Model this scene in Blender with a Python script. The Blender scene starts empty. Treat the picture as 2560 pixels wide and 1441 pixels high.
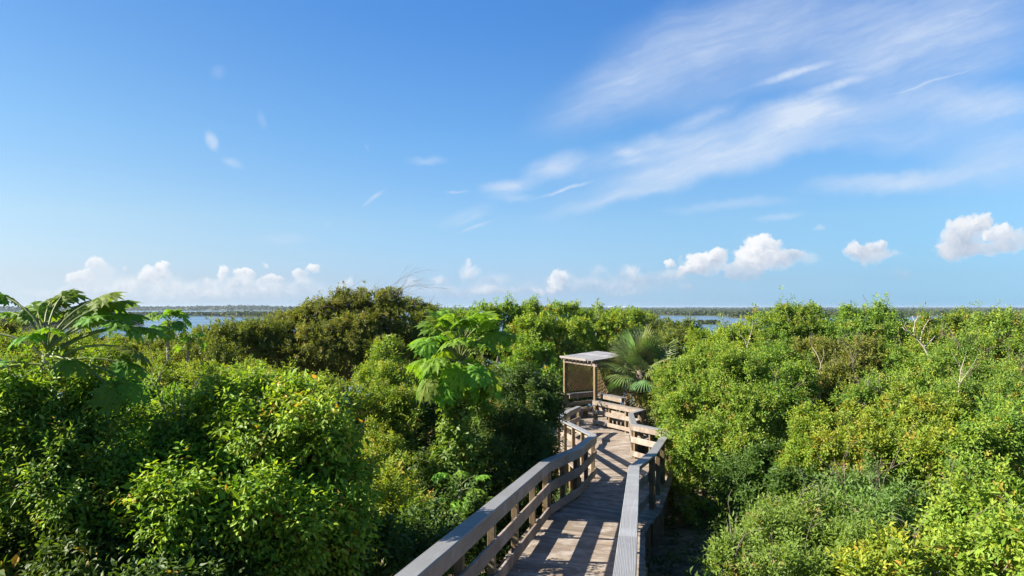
import bpy, math, random
import numpy as np
from mathutils import Vector, Matrix, Euler

random.seed(7)
RNG = np.random.default_rng(11)
C = bpy.context.scene.collection
R = math.radians
F = 1750.0                      # focal length in photo pixels (2560 wide)
HOR = 770.0                     # horizon row in the photo
CZ = 14.0                       # eye height above the lagoon
PITCH = math.atan((HOR - 720.5) / F)

# ------------------------------------------------------------------ camera
cam_d = bpy.data.cameras.new('camera')
cam = bpy.data.objects.new('camera', cam_d)
C.objects.link(cam)
cam_d.sensor_width = 36.0
cam_d.lens = 36.0 * F / 2560.0
cam_d.clip_start = 0.05
cam_d.clip_end = 40000
cam.location = (0, 0, CZ)
cam.rotation_euler = (math.pi / 2 + PITCH, 0, 0)
bpy.context.scene.camera = cam


def ray(px, py):
    x = (px - 1280.0) / F
    y = (720.5 - py) / F
    Y = math.cos(PITCH) - y * math.sin(PITCH)
    Z = math.sin(PITCH) + y * math.cos(PITCH)
    return x / Y, Z / Y          # per metre of forward distance


def at(px, py, d):
    a, b = ray(px, py)
    return Vector((a * d, d, CZ + b * d))


def ground_z(x, y):
    """Back of the dune: falls away from the lookout down to the lagoon."""
    x = np.asarray(x, float); y = np.asarray(y, float)
    drop = 3.85 + 0.083 * np.clip(y, -30, 42) + 0.25 * np.sin(x * 0.31 + 1.0) * np.cos(y * 0.23)
    far = np.clip((np.hypot(x * 0.8, y) - 45) / 75.0, 0, 1)
    drop = drop + far * far * (3 - 2 * far) * 9.5
    return CZ - drop


# ------------------------------------------------------------------ helpers
def link_mesh(name, verts, faces, mat, parent=None, uvs=None, smooth=False, tint=None):
    me = bpy.data.meshes.new(name)
    me.from_pydata([tuple(v) for v in verts], [], faces)
    if uvs is not None:
        l = me.uv_layers.new(name='UVMap')
        flat = [c for uv in uvs for c in uv]
        l.data.foreach_set('uv', flat)
    if smooth:
        me.polygons.foreach_set('use_smooth', [True] * len(me.polygons))
    mats = mat if isinstance(mat, (list, tuple)) else [mat]
    for m in mats:
        me.materials.append(m)
    me.update()
    o = bpy.data.objects.new(name, me)
    C.objects.link(o)
    if parent is not None:
        o.parent = parent
    return o


def fast_mesh(name, V, sizes, idx, mat, parent=None, tint=None, matidx=None, smooth=False):
    """V (n,3); sizes: loops per face; idx: flat loop vertex indices; tint (n,3) per vertex colour."""
    me = bpy.data.meshes.new(name)
    me.vertices.add(len(V)); me.vertices.foreach_set('co', np.asarray(V, np.float32).ravel())
    me.loops.add(len(idx)); me.loops.foreach_set('vertex_index', np.asarray(idx, np.int32))
    me.polygons.add(len(sizes))
    starts = np.zeros(len(sizes), np.int32); starts[1:] = np.cumsum(sizes)[:-1]
    me.polygons.foreach_set('loop_start', starts)
    if matidx is not None:
        me.polygons.foreach_set('material_index', np.asarray(matidx, np.int32))
    if tint is not None:
        a = me.color_attributes.new('tint', 'FLOAT_COLOR', 'POINT')
        col = np.ones((len(V), 4), np.float32); col[:, :3] = tint
        a.data.foreach_set('color', col.ravel())
    for m in (mat if isinstance(mat, (list, tuple)) else [mat]):
        me.materials.append(m)
    me.update(calc_edges=True)
    me.polygons.foreach_set('use_smooth', [bool(smooth)] * len(sizes))
    o = bpy.data.objects.new(name, me)
    C.objects.link(o)
    if parent is not None:
        o.parent = parent
    return o


def tag(o, label=None, cat=None, group=None, kind=None):
    if label: o['label'] = label
    if cat: o['category'] = cat
    if group: o['group'] = group
    if kind: o['kind'] = kind
    return o


def empty(name, loc=(0, 0, 0)):
    o = bpy.data.objects.new(name, None)
    o.empty_display_size = 0.2
    C.objects.link(o)
    o.location = loc
    return o


class MB:
    """Collects boards and boxes (with grain-aligned UVs) into one mesh."""
    def __init__(s):
        s.v, s.f, s.uv, s.tone = [], [], [], []

    def hexa(s, b, t, ulen=None, vlen=None):
        """b, t: four bottom and four top corners, same order (0-1 along the grain, 1-2 across)."""
        n = len(s.v)
        b = [Vector(p) for p in b]; t = [Vector(p) for p in t]
        s.v += b + t; s.tone += [random.random()] * 8
        L = (b[1] - b[0]).length; W = (b[2] - b[1]).length; H = (t[0] - b[0]).length
        uo, vo = random.uniform(0, 40), random.uniform(0, 40)
        def add(f, uv):
            s.f.append([n + i for i in f]); s.uv.extend([(uo + a, vo + c) for a, c in uv])
        add((3, 2, 1, 0), [(0, W), (L, W), (L, 0), (0, 0)])
        add((4, 5, 6, 7), [(0, 0), (L, 0), (L, W), (0, W)])
        add((0, 1, 5, 4), [(0, 3), (L, 3), (L, 3 + H), (0, 3 + H)])
        add((2, 3, 7, 6), [(L, 5), (0, 5), (0, 5 + H), (L, 5 + H)])
        add((1, 2, 6, 5), [(0, 7), (.02, 7 + W), (.02 + H * .1, 7 + W), (H * .1, 7)])
        add((3, 0, 4, 7), [(0, 9), (.02, 9 + W), (.02 + H * .1, 9 + W), (H * .1, 9)])
        return s

    def beam(s, p, q, w, h, up=Vector((0, 0, 1)), roll=None):
        """Square-cut timber from p to q, w across, h along up, centred on the axis."""
        p = Vector(p); q = Vector(q)
        d = (q - p).normalized()
        side = d.cross(up)
        if side.length < 1e-4: side = d.cross(Vector((1, 0, 0)) if roll is None else roll)
        side.normalize(); u = side.cross(d).normalized()
        a, c = side * w / 2, u * h / 2
        s.hexa([p - a - c, q - a - c, q + a - c, p + a - c], [p - a + c, q - a + c, q + a + c, p + a + c])
        return s

    def post(s, x, y, z0, z1, wx, wy, ang=0.0):
        d = Vector((math.cos(ang), math.sin(ang), 0)); n = Vector((-d.y, d.x, 0))
        b = Vector((x, y, z0)); H = Vector((0, 0, z1 - z0))
        a, c = d * wx / 2, n * wy / 2
        # grain runs vertically: use the bottom-to-top direction as the 0-1 axis
        s.hexa([b - a - c, b - a - c + H, b + a - c + H, b + a - c],
               [b - a + c, b - a + c + H, b + a + c + H, b + a + c])
        return s

    def build(s, name, mat, parent=None, bevel=0.004):
        o = link_mesh(name, s.v, s.f, mat, parent, s.uv)
        me = o.data
        ta = me.attributes.new('tone', 'FLOAT', 'POINT'); ta.data.foreach_set('value', s.tone)
        import bmesh
        bm = bmesh.new(); bm.from_mesh(me)
        bmesh.ops.recalc_face_normals(bm, faces=bm.faces)
        bm.to_mesh(me); bm.free()
        if bevel:
            m = o.modifiers.new('worn_edges', 'BEVEL'); m.width = bevel; m.segments = 1; m.limit_method = 'ANGLE'
        return o


def tube_arrays(pts, radii, k=5):
    pts = np.asarray(pts, float); n = len(pts)
    V = []; idx = []; sizes = []
    t = np.gradient(pts, axis=0)
    t /= np.linalg.norm(t, axis=1)[:, None] + 1e-9
    ref = np.array([0.31, 0.17, 0.93]) if abs(t[0, 2]) < 0.9 else np.array([1.0, 0.1, 0.0])
    for i in range(n):
        a = np.cross(t[i], ref); a /= np.linalg.norm(a) + 1e-9
        b = np.cross(t[i], a)
        for j in range(k):
            th = 2 * math.pi * j / k
            V.append(pts[i] + radii[i] * (math.cos(th) * a + math.sin(th) * b))
    for i in range(n - 1):
        for j in range(k):
            j2 = (j + 1) % k
            idx += [i * k + j, i * k + j2, (i + 1) * k + j2, (i + 1) * k + j]; sizes.append(4)
    return np.array(V), sizes, idx


class TB:
    """Collects tapering tubes into one mesh."""
    def __init__(s): s.V, s.sizes, s.idx, s.n = [], [], [], 0
    def tube(s, pts, radii, k=5):
        v, z, i = tube_arrays(pts, radii, k)
        s.V.append(v); s.sizes += z; s.idx += [q + s.n for q in i]; s.n += len(v)
        return s
    def build(s, name, mat, parent=None):
        return fast_mesh(name, np.concatenate(s.V), s.sizes, s.idx, mat, parent, smooth=True)


# ------------------------------------------------------------------ materials
class NT:
    def __init__(s, tree):
        s.t = tree; s.x = 0
    def n(s, kind, props=None, **ins):
        nd = s.t.nodes.new(kind); s.x += 40; nd.location = (s.x, 0)
        for k, v in (props or {}).items(): setattr(nd, k, v)
        for k, v in ins.items():
            key = int(k[1:]) if k[0] == 'i' and k[1:].isdigit() else k.replace('_', ' ')
            sock = nd.inputs[key]
            if isinstance(v, bpy.types.NodeSocket): s.t.links.new(v, sock)
            else: sock.default_value = v
        return nd
    def math(s, op, a, b=0.0, c=0.0, clamp=False):
        nd = s.n('ShaderNodeMath', {'operation': op, 'use_clamp': clamp}, i0=a, i1=b, i2=c)
        return nd.outputs[0]
    def vec(s, op, a, b=(0, 0, 0)):
        nd = s.n('ShaderNodeVectorMath', {'operation': op}, i0=a, i1=b)
        return nd.outputs['Value'] if op in ('LENGTH', 'DOT_PRODUCT') else nd.outputs[0]
    def rng(s, v, a, b, c, d, smooth=False):
        nd = s.n('ShaderNodeMapRange', {'interpolation_type': 'SMOOTHSTEP' if smooth else 'LINEAR', 'clamp': True},
                 Value=v, From_Min=a, From_Max=b, To_Min=c, To_Max=d)
        return nd.outputs[0]
    def mix(s, f, a, b, blend='MIX'):
        nd = s.n('ShaderNodeMix', {'data_type': 'RGBA', 'blend_type': blend})
        for i, v in ((0, f), (6, a), (7, b)):
            if isinstance(v, bpy.types.NodeSocket): s.t.links.new(v, nd.inputs[i])
            else: nd.inputs[i].default_value = v if i == 0 else (tuple(v) + (1,))[:4]
        return nd.outputs[2]
    def noise(s, vec, scale, detail=3, rough=0.55, dist=0.0, dims='3D'):
        nd = s.n('ShaderNodeTexNoise', {'noise_dimensions': dims}, Scale=scale, Detail=detail, Roughness=rough, Distortion=dist)
        if vec is not None: s.t.links.new(vec, nd.inputs['Vector'])
        return nd


def material(name):
    m = bpy.data.materials.new(name); m.use_nodes = True
    t = m.node_tree; t.nodes.clear()
    nt = NT(t)
    out = nt.n('ShaderNodeOutputMaterial')
    return m, nt, out


def wood(name, ca, cb, rough=0.75, grain=1.0, stain=None, spec=0.25):
    m, nt, out = material(name)
    tc = nt.n('ShaderNodeTexCoord')
    geo = nt.n('ShaderNodeNewGeometry')
    uv = tc.outputs['UV']
    st = nt.n('ShaderNodeMapping', None, Vector=uv, Scale=(1.2, 22, 1)).outputs[0]
    n1 = nt.noise(st, 1.6, 4, 0.6, 0.6)
    # flat-sawn "cathedral" figure: distorted rings cut lengthwise
    rg = nt.n('ShaderNodeMapping', None, Vector=uv, Scale=(0.55, 7.0, 1)).outputs[0]
    wv = nt.n('ShaderNodeTexWave', {'wave_type': 'RINGS', 'rings_direction': 'SPHERICAL'}, Vector=rg, Scale=3.2, Distortion=5.0, Detail=2.0,
              Detail_Scale=0.7)
    fine = nt.n('ShaderNodeMapping', None, Vector=uv, Scale=(5, 160, 1)).outputs[0]
    n2 = nt.noise(fine, 1.0, 2, 0.5)
    per = nt.n('ShaderNodeAttribute', {'attribute_name': 'UVMap'})
    base = nt.mix(nt.rng(n1.outputs[0], 0.3, 0.7, 0, 1), ca, cb)
    lines = nt.rng(wv.outputs[1] if len(wv.outputs) > 1 else wv.outputs[0], 0.15, 0.75, 0, 1)
    g = nt.math('MULTIPLY', nt.rng(lines, 0, 1, 0.55 * grain, 0.0), 1.0)
    dark = tuple(c * 0.3 for c in ca)
    base = nt.mix(g, base, dark)
    base = nt.mix(nt.rng(n2.outputs[0], 0.35, 0.7, 0.0, 0.30 * grain), base, dark)
    big = nt.noise(geo.outputs['Position'], 1.7, 3, 0.6)
    base = nt.mix(nt.rng(big.outputs[0], 0.42, 0.68, 0.0, 0.45), base, tuple(c * 1.12 for c in (cb[0] * .95, cb[1], cb[2] * 1.05)))
    pb = nt.n('ShaderNodeAttribute', {'attribute_name': 'tone'}).outputs['Fac']
    base = nt.mix(nt.rng(pb, 0, 1, 0.75, 0.0), base, tuple(c * 0.45 for c in ca))
    if stain:
        sn = nt.noise(geo.outputs['Position'], 2.6, 4, 0.65)
        base = nt.mix(nt.rng(sn.outputs[0], 0.50, 0.66, 0.0, 0.75), base, stain)
    bmp = nt.n('ShaderNodeBump', None, Strength=0.35, Distance=0.004, Height=nt.math('ADD', n2.outputs[0], lines))
    p = nt.n('ShaderNodeBsdfPrincipled', None, Base_Color=base, Roughness=rough, Normal=bmp.outputs[0])
    p.inputs['Specular IOR Level'].default_value = spec
    nt.t.links.new(p.outputs[0], out.inputs[0])
    return m


def simple(name, col, rough=0.8, col2=None, scale=4.0, spec=0.3, lo=0.35, hi=0.65):
    m, nt, out = material(name)
    geo = nt.n('ShaderNodeNewGeometry')
    n = nt.noise(geo.outputs['Position'], scale, 5, 0.6)
    c = nt.mix(nt.rng(n.outputs[0], lo, hi, 0, 1), col, col2 or tuple(x * 0.6 for x in col))
    bmp = nt.n('ShaderNodeBump', None, Strength=0.4, Distance=0.02, Height=n.outputs[0])
    p = nt.n('ShaderNodeBsdfPrincipled', None, Base_Color=c, Roughness=rough, Normal=bmp.outputs[0])
    p.inputs['Specular IOR Level'].default_value = spec
    nt.t.links.new(p.outputs[0], out.inputs[0])
    return m


def leafmat(name, rough=0.5, spec=0.20, trans=0.34, gain=(1.5, 1.45, 0.5)):
    """Leaf colour comes from each leaf's own 'tint'; light passes through the blade."""
    m, nt, out = material(name)
    at_ = nt.n('ShaderNodeAttribute', {'attribute_name': 'tint'})
    geo = nt.n('ShaderNodeNewGeometry')
    n = nt.noise(geo.outputs['Position'], 9.0, 2, 0.5)
    col = nt.mix(nt.rng(n.outputs[0], 0.3, 0.7, 0.0, 0.35), at_.outputs['Color'], (0.08, 0.12, 0.025), 'MIX')
    p = nt.n('ShaderNodeBsdfPrincipled', None, Base_Color=col, Roughness=rough)
    p.inputs['Specular IOR Level'].default_value = spec
    tcol = nt.mix(1.0, col, gain, 'MULTIPLY')
    tr = nt.n('ShaderNodeBsdfTranslucent', None, Color=tcol)
    mx = nt.n('ShaderNodeMixShader', None, i0=trans, i1=p.outputs[0], i2=tr.outputs[0])
    nt.t.links.new(mx.outputs[0], out.inputs[0])
    return m


M = {}
M['rail'] = wood('weathered_rail_wood', (0.285, 0.222, 0.170), (0.40, 0.33, 0.265), stain=(0.32, 0.29, 0.26))
M['post'] = wood('post_wood', (0.22, 0.15, 0.085), (0.31, 0.225, 0.135), stain=(0.21, 0.20, 0.09))
M['deck'] = wood('deck_wood', (0.255, 0.205, 0.160), (0.40, 0.335, 0.27), rough=0.8, grain=1.1, stain=(0.34, 0.31, 0.275))
M['cap'] = wood('grey_painted_cap', (0.265, 0.27, 0.275), (0.30, 0.306, 0.31), rough=0.5, grain=0.9, spec=0.4)
M['cap_pale'] = wood('pale_worn_cap', (0.26, 0.235, 0.215), (0.36, 0.33, 0.31), rough=0.65, grain=0.8)
M['roof'] = wood('grey_roof_boards', (0.24, 0.24, 0.25), (0.33, 0.33, 0.345), rough=0.6, grain=0.8)
M['lattice'] = wood('lattice_wood', (0.30, 0.19, 0.10), (0.37, 0.25, 0.14))
M['bark'] = simple('grey_bark', (0.23, 0.19, 0.15), 0.9, (0.11, 0.09, 0.07), 9)
M['twig'] = simple('brown_twig', (0.26, 0.20, 0.15), 0.9, (0.14, 0.10, 0.075), 12)
M['dead'] = simple('bleached_dead_wood', (0.58, 0.52, 0.46), 0.85, (0.36, 0.30, 0.25), 7)
M['stalk'] = simple('papaya_stalk', (0.165, 0.20, 0.065), 0.6, (0.12, 0.155, 0.045), 6, 0.2)
M['papaya_bark'] = simple('papaya_bark', (0.36, 0.33, 0.26), 0.85, (0.22, 0.20, 0.15), 8)
M['leaf'] = leafmat('leaf')
M['soft_leaf'] = leafmat('soft_leaf', 0.55, 0.3, 0.42)
M['papaya_leaf'] = leafmat('papaya_leaf', 0.6, 0.15, 0.42)
M['palm_leaf'] = leafmat('palm_leaf', 0.55, 0.2, 0.2, (1.2, 1.2, 0.5))
M['far_leaf'] = leafmat('far_leaf', 0.7, 0.15, 0.15)
M['ground'] = simple('leaf_litter', (0.21, 0.16, 0.11), 0.95, (0.07, 0.054, 0.034), 3.0, 0.1)
M['land'] = simple('marsh_ground', (0.05, 0.062, 0.024), 0.95, (0.075, 0.08, 0.036), 0.02, 0.1)
M['white'] = simple('white_paint', (0.8, 0.8, 0.78), 0.6, (0.72, 0.72, 0.7), 0.3)
M['grey_metal'] = simple('grey_dock_wood', (0.36, 0.34, 0.31), 0.8, (0.25, 0.23, 0.21), 1.0)


def water_mat():
    m, nt, out = material('lagoon_water')
    geo = nt.n('ShaderNodeNewGeometry')
    mp = nt.n('ShaderNodeMapping', None, Vector=geo.outputs['Position'], Scale=(0.35, 0.9, 1)).outputs[0]
    n1 = nt.noise(mp, 1.0, 4, 0.6)
    n2 = nt.noise(nt.n('ShaderNodeMapping', None, Vector=geo.outputs['Position'], Scale=(0.004, 0.012, 1)).outputs[0], 1.0, 3, 0.5)
    b = nt.n('ShaderNodeBump', None, Strength=0.9, Distance=0.35, Height=n1.outputs[0])
    p = nt.n('ShaderNodeBsdfPrincipled', None, Base_Color=nt.mix(nt.rng(n2.outputs[0], .35, .65, 0, 1), (0.035, 0.085, 0.14), (0.05, 0.11, 0.17)),
             Roughness=nt.rng(n2.outputs[0], 0.4, 0.62, 0.12, 0.3), Normal=b.outputs[0], IOR=1.33)
    nt.t.links.new(p.outputs[0], out.inputs[0])
    return m
M['water'] = water_mat()


# ------------------------------------------------------------------ sun, sky, air
SUN_DIR = Vector((-1.42, 0.0, 1.0)).normalized()
SUN_EL = math.asin(SUN_DIR.z)
SUN_AZ = math.atan2(SUN_DIR.x, SUN_DIR.y)        # clockwise from +Y
sl = bpy.data.lights.new('sun', 'SUN'); sl.energy = 5.0; sl.angle = R(0.5); sl.color = (1.0, 0.90, 0.76)
so = bpy.data.objects.new('sun', sl); C.objects.link(so)
so.rotation_euler = (-SUN_DIR).to_track_quat('-Z', 'Y').to_euler()
so.location = (-60, 5, 60)

SKY_STRENGTH = 0.05
W = bpy.data.worlds.new('World'); bpy.context.scene.world = W; W.use_nodes = True
W.node_tree.nodes.clear()
nt = NT(W.node_tree)
wout = nt.n('ShaderNodeOutputWorld')
sky = nt.n('ShaderNodeTexSky', {'sky_type': 'NISHITA', 'sun_disc': False, 'sun_elevation': SUN_EL, 'sun_rotation': SUN_AZ,
                                'altitude': 10.0, 'air_density': 1.0, 'dust_density': 0.3, 'ozone_density': 2.0})
# clouds live on the sky itself: position = direction, as seen from anywhere near the lookout
tc = nt.n('ShaderNodeTexCoord')
sep = nt.n('ShaderNodeSeparateXYZ', None, Vector=tc.outputs['Generated'])
ysafe = nt.math('MAXIMUM', sep.outputs[1], 0.05)
u = nt.math('DIVIDE', sep.outputs[0], ysafe)
v = nt.math('DIVIDE', sep.outputs[2], ysafe)
uv = nt.n('ShaderNodeCombineXYZ', None, X=u, Y=v).outputs[0]
front = nt.rng(sep.outputs[1], 0.1, 0.25, 0, 1)
# the moist coastal air is bluer than the model's desert-clear one: balance its colour by elevation
hyp = nt.math('SQRT', nt.math('SUBTRACT', 1.0, nt.math('MULTIPLY', sep.outputs[2], sep.outputs[2])))
elev = nt.math('DIVIDE', nt.math('MAXIMUM', sep.outputs[2], 0.0), nt.math('MAXIMUM', hyp, 0.02))
ramp = nt.n('ShaderNodeValToRGB', None, Fac=nt.math('DIVIDE', elev, 0.5))
el_ = ramp.color_ramp.elements
BAL = [(0.0, (.64, 1.0, 1.95)), (.0086, (.66, 1.01, 1.89)), (.04, (.75, .98, 1.54)), (.069, (.84, 1.08, 1.48)), (.12, (.95, 1.22, 1.48)), (.234, (.83, 1.30, 1.66)), (.423, (.63, 1.22, 1.84))]
while len(el_) < len(BAL): el_.new(0.5)
for e_, (p_, c_) in zip(el_, BAL):
    e_.position = p_ / 0.5; e_.color = (c_[0] / 2, c_[1] / 2, c_[2] / 2, 1)
skyc = nt.mix(1.0, sky.outputs[0], nt.n('ShaderNodeVectorMath', {'operation': 'SCALE'}, i0=ramp.outputs[0], Scale=1.404).outputs[0], 'MULTIPLY')
# hazier and greyer towards the sun, a little deeper away from it
side = nt.math('DIVIDE', sep.outputs[0], nt.math('MAXIMUM', hyp, 0.02))
skyc = nt.mix(nt.rng(side, -0.62, 0.0, 1.0, 0.0, True), skyc, nt.mix(1.0, skyc, (1.10, 0.93, 0.82), 'MULTIPLY'))
lowr = nt.math('MULTIPLY', nt.rng(side, 0.05, 0.5, 0.0, 1.0), nt.rng(elev, 0.22, 0.0, 0.0, 1.0))
skyc = nt.mix(lowr, skyc, nt.mix(1.0, skyc, (0.62, 0.80, 0.84), 'MULTIPLY'))


def warp(vec, scale, amp, detail=4, rough=0.6):
    n = nt.noise(vec, scale, detail, rough)
    off = nt.vec('SUBTRACT', n.outputs['Color'], (0.5, 0.5, 0.5))
    sc = nt.n('ShaderNodeVectorMath', {'operation': 'MULTIPLY'}, i0=off, i1=(amp, amp, 0)).outputs[0]
    return nt.vec('ADD', vec, sc)


def ellipse(vec, px, py, rx, ry, rot):
    a, b = ray(px, py)
    mp = nt.n('ShaderNodeMapping', {'vector_type': 'TEXTURE'}, Vector=vec, Location=(a, b, 0), Rotation=(0, 0, R(rot)),
              Scale=(rx / F, ry / F, 1))
    return mp.outputs[0]


# --- cirrus: soft streaks combed by one wind
wuv = warp(uv, 8.0, 0.05, 5, 0.6)
wuv2 = warp(uv, 22.0, 0.012, 4, 0.6)
comb = nt.n('ShaderNodeMapping', {'vector_type': 'TEXTURE'}, Vector=wuv, Rotation=(0, 0, R(17)), Scale=(0.42, 0.05, 1)).outputs[0]
nz = nt.noise(comb, 1.7, 7, 0.62, 0.3).outputs[0]
streak = nt.rng(nz, 0.32, 0.70, 0.50, 1.45)
comb2 = nt.n('ShaderNodeMapping', {'vector_type': 'TEXTURE'}, Vector=wuv, Rotation=(0, 0, R(24)), Scale=(0.2, 0.09, 1)).outputs[0]
nz2 = nt.noise(comb2, 1.4, 6, 0.6).outputs[0]
patch = nt.rng(nz2, 0.32, 0.62, 0.55, 1.15)
cirrus = [  # px, py, half length, half width, tilt, density
    (1600, 190, 330, 95, 26, .42), (1850, 60, 420, 120, 18, .40), (2270, 100, 480, 170, 10, .50), (1780, 210, 240, 90, 14, .25),
    (2010, 285, 130, 55, 12, .62), (1900, 335, 560, 75, 11, .60), (1760, 420, 420, 46, 13, .55), (1540, 495, 220, 26, 17, .50),
    (1750, 293, 110, 24, 16, .40), (2440, 255, 260, 60, 2, .55), (2230, 455, 240, 36, 6, .62), (2500, 395, 240, 95, 12, .38),
    (2330, 330, 320, 55, 5, .28), (1830, 515, 190, 18, 3, .30), (1950, 548, 80, 12, 8, .24), (1640, 350, 130, 24, 8, .22),
    (1272, 465, 84, 24, 8, .72), (1385, 413, 92, 36, 22, .55), (1280, 494, 80, 18, 2, .30), (1563, 378, 50, 20, 8, .36), (1580, 402, 70, 16, 14, .34),
    (1062, 402, 56, 16, 6, .34), (700, 592, 90, 16, -4, .20), (1160, 548, 90, 24, 22, .2), (560, 420, 3, 3, 0, 0),
]
acc = None
for px, py, rx, ry, rot, op in cirrus:
    if op == 0: continue
    e = ellipse(wuv, px, py, rx, ry, rot)
    m_ = nt.rng(nt.vec('LENGTH', e), 1.15, 0.0, 0.0, op, True)
    acc = m_ if acc is None else nt.math('SUBTRACT', 1.0, nt.math('MULTIPLY', nt.math('SUBTRACT', 1.0, acc), nt.math('SUBTRACT', 1.0, m_)))
fib = nt.n('ShaderNodeMapping', {'vector_type': 'TEXTURE'}, Vector=wuv2, Rotation=(0, 0, R(20)), Scale=(0.16, 0.012, 1)).outputs[0]
streak = nt.math('MULTIPLY', streak, nt.rng(nt.noise(fib, 1.5, 5, 0.65).outputs[0], 0.3, 0.7, 0.80, 1.20))
cir = nt.math('MULTIPLY', acc, nt.math('MULTIPLY_ADD', nt.math('MULTIPLY', streak, patch), 0.78, 0.42))
fine = [    # crisp little wisps and trails
    (1985, 183, 115, 13, 17, .62), (2095, 213, 88, 15, 16, .5), (1413, 473, 84, 6, 18.5, .62), (2330, 205, 150, 4, 17, .30), (935, 493, 40, 8, 37, .5),
    (1190, 566, 52, 6, 21, .42), (1180, 547, 60, 9, 24, .2), (529, 352, 17, 34, 22, .70), (583, 408, 36, 15, -18, .42), (655, 300, 12, 30, 20, .2),
    (546, 182, 24, 24, 0, .16), (918, 370, 5, 14, 28, .18), (818, 560, 10, 6, 0, .2), (2180, 1, 2, 2, 0, 0), (1145, 479, 36, 5, 3, .45), (2400, 228, 2, 2, 0, 0),
]
accf = None
for px, py, rx, ry, rot, op in fine:
    if op == 0: continue
    e = ellipse(wuv2, px, py, rx, ry, rot)
    m_ = nt.rng(nt.vec('LENGTH', e), 1.15, 0.1, 0.0, op, True)
    accf = m_ if accf is None else nt.math('MAXIMUM', accf, m_)
fn = nt.noise(uv, 60, 4, 0.6).outputs[0]
accf = nt.math('MULTIPLY', accf, nt.rng(fn, 0.3, 0.7, 0.6, 1.1))
cirrus_mask = nt.math('MULTIPLY', nt.math('MINIMUM', nt.math('ADD', cir, accf), 0.92), front)
K = 0.319 / SKY_STRENGTH
col = nt.mix(cirrus_mask, skyc, (0.70 * K, 0.80 * K, 0.95 * K))

# --- cumulus: clusters of billows, bright towards the sun, grey-blue below
puff = warp(warp(uv, 17.0, 0.022, 2, 0.5), 46.0, 0.024, 6, 0.66)
bil = nt.rng(nt.noise(puff, 60.0, 5, 0.62).outputs[0], 0.3, 0.7, -0.5, 0.5)
cum = [  # px, py, rx, ry, density, greyness (0 bright .. 1 grey)
    (560, 730, 470, 36, .66, .34), (330, 708, 190, 26, .42, .25), (200, 735, 180, 26, .5, .45), (1240, 728, 360, 24, .45, .45), (1560, 705, 240, 26, .35, .6), (1480, 715, 260, 34, .30, .7),
    (240, 664, 28.6, 20.8, 0.72, .05), (200, 694, 38.6, 22.4, 0.72, .18), (262, 684, 33.6, 24, 0.42, .3), (385, 692, 43.7, 24, 0.77, .1), (408, 672, 21.8, 12.8, 0.81, .0), (320, 714, 55.4, 17.6, 0.59, .25),
    (430, 712, 50.4, 19.2, 0.51, .3), (556, 684, 18.5, 17.6, 0.81, .0), (520, 703, 33.6, 17.6, 0.68, .12), (612, 690, 33.6, 14.4, 0.81, .03), (600, 708, 58.8, 17.6, 0.59, .2), (683, 696, 33.6, 14.4, 0.72, .1),
    (690, 714, 58.8, 14.4, 0.47, .3), (784, 668, 20.2, 12, 0.81, .0), (752, 685, 25.2, 16, 0.72, .1), (760, 706, 30.2, 14.4, 0.51, .25), (661, 663, 6.7, 6.4, 0.68, .0), (312, 676, 10.1, 8, 0.42, .1),
    (865, 708, 33.6, 11.2, 0.64, .1), (1022, 706, 34, 16, .4, .3), (1102, 700, 30, 20, 0.66, .12), (1178, 684, 30, 26, 0.70, .1), (1170, 664, 10, 10, 0.66, .05), (1240, 700, 56, 20, .35, .4),
    (1225, 728, 80, 12, .5, .2), (1330, 722, 50, 14, .35, .2), (1396, 706, 24, 26, 0.75, .0), (1376, 726, 32, 15, 0.70, .05), (1495, 674, 26, 17, 0.49, .45), (1576, 682, 32, 20, 0.70, .2), (1600, 700, 60, 22, .55, .6),
    (1720, 724, 28, 15, .5, .25), (1585, 728, 50, 12, .3, .3), (1690, 690, 60, 20, 0.57, .6), (1674, 664, 17, 12, 0.80, .0),
    (1860, 678, 55.8, 23.9, 0.72, 0.94), (1760, 662, 59.5, 31.3, 0.93, 0.26), (1785, 640, 37.2, 23.9, 0.93, 0.14), (1726, 676, 40.9, 18.4, 0.91, 0.39), (2000, 642, 60, 18, .5, .9),
    (1955, 640, 55.8, 22.1, 0.82, 0.69), (1905, 620, 46.5, 38.6, 0.94, 0.14), (1880, 645, 42.8, 31.3, 0.94, 0.22), (1925, 648, 52.1, 25.8, 0.91, 0.44),
    (2172, 634, 61.4, 23.9, 0.88, 0.74), (2150, 626, 33.5, 20.2, 0.86, 0.49), (2194, 613, 31.6, 16.6, 0.86, 0.26), (2230, 640, 40, 12, .5, .8),
    (2450, 622, 102.3, 20.2, 0.82, 0.94), (2395, 618, 53.9, 35.0, 0.91, 0.64), (2430, 575, 44.6, 42.3, 0.91, 0.42), (2455, 556, 31.6, 27.6, 0.86, 0.34), (2400, 585, 40.9, 36.8, 0.88, 0.46), (2500, 584, 40.9, 25.8, 0.91, 0.26), (2545, 600, 55.8, 29.4, 0.77, 0.89), (2048, 572, 22, 12, .3, .9), (2250, 688, 50, 14, .22, .8),
]
keep = None; lum = None
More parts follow.
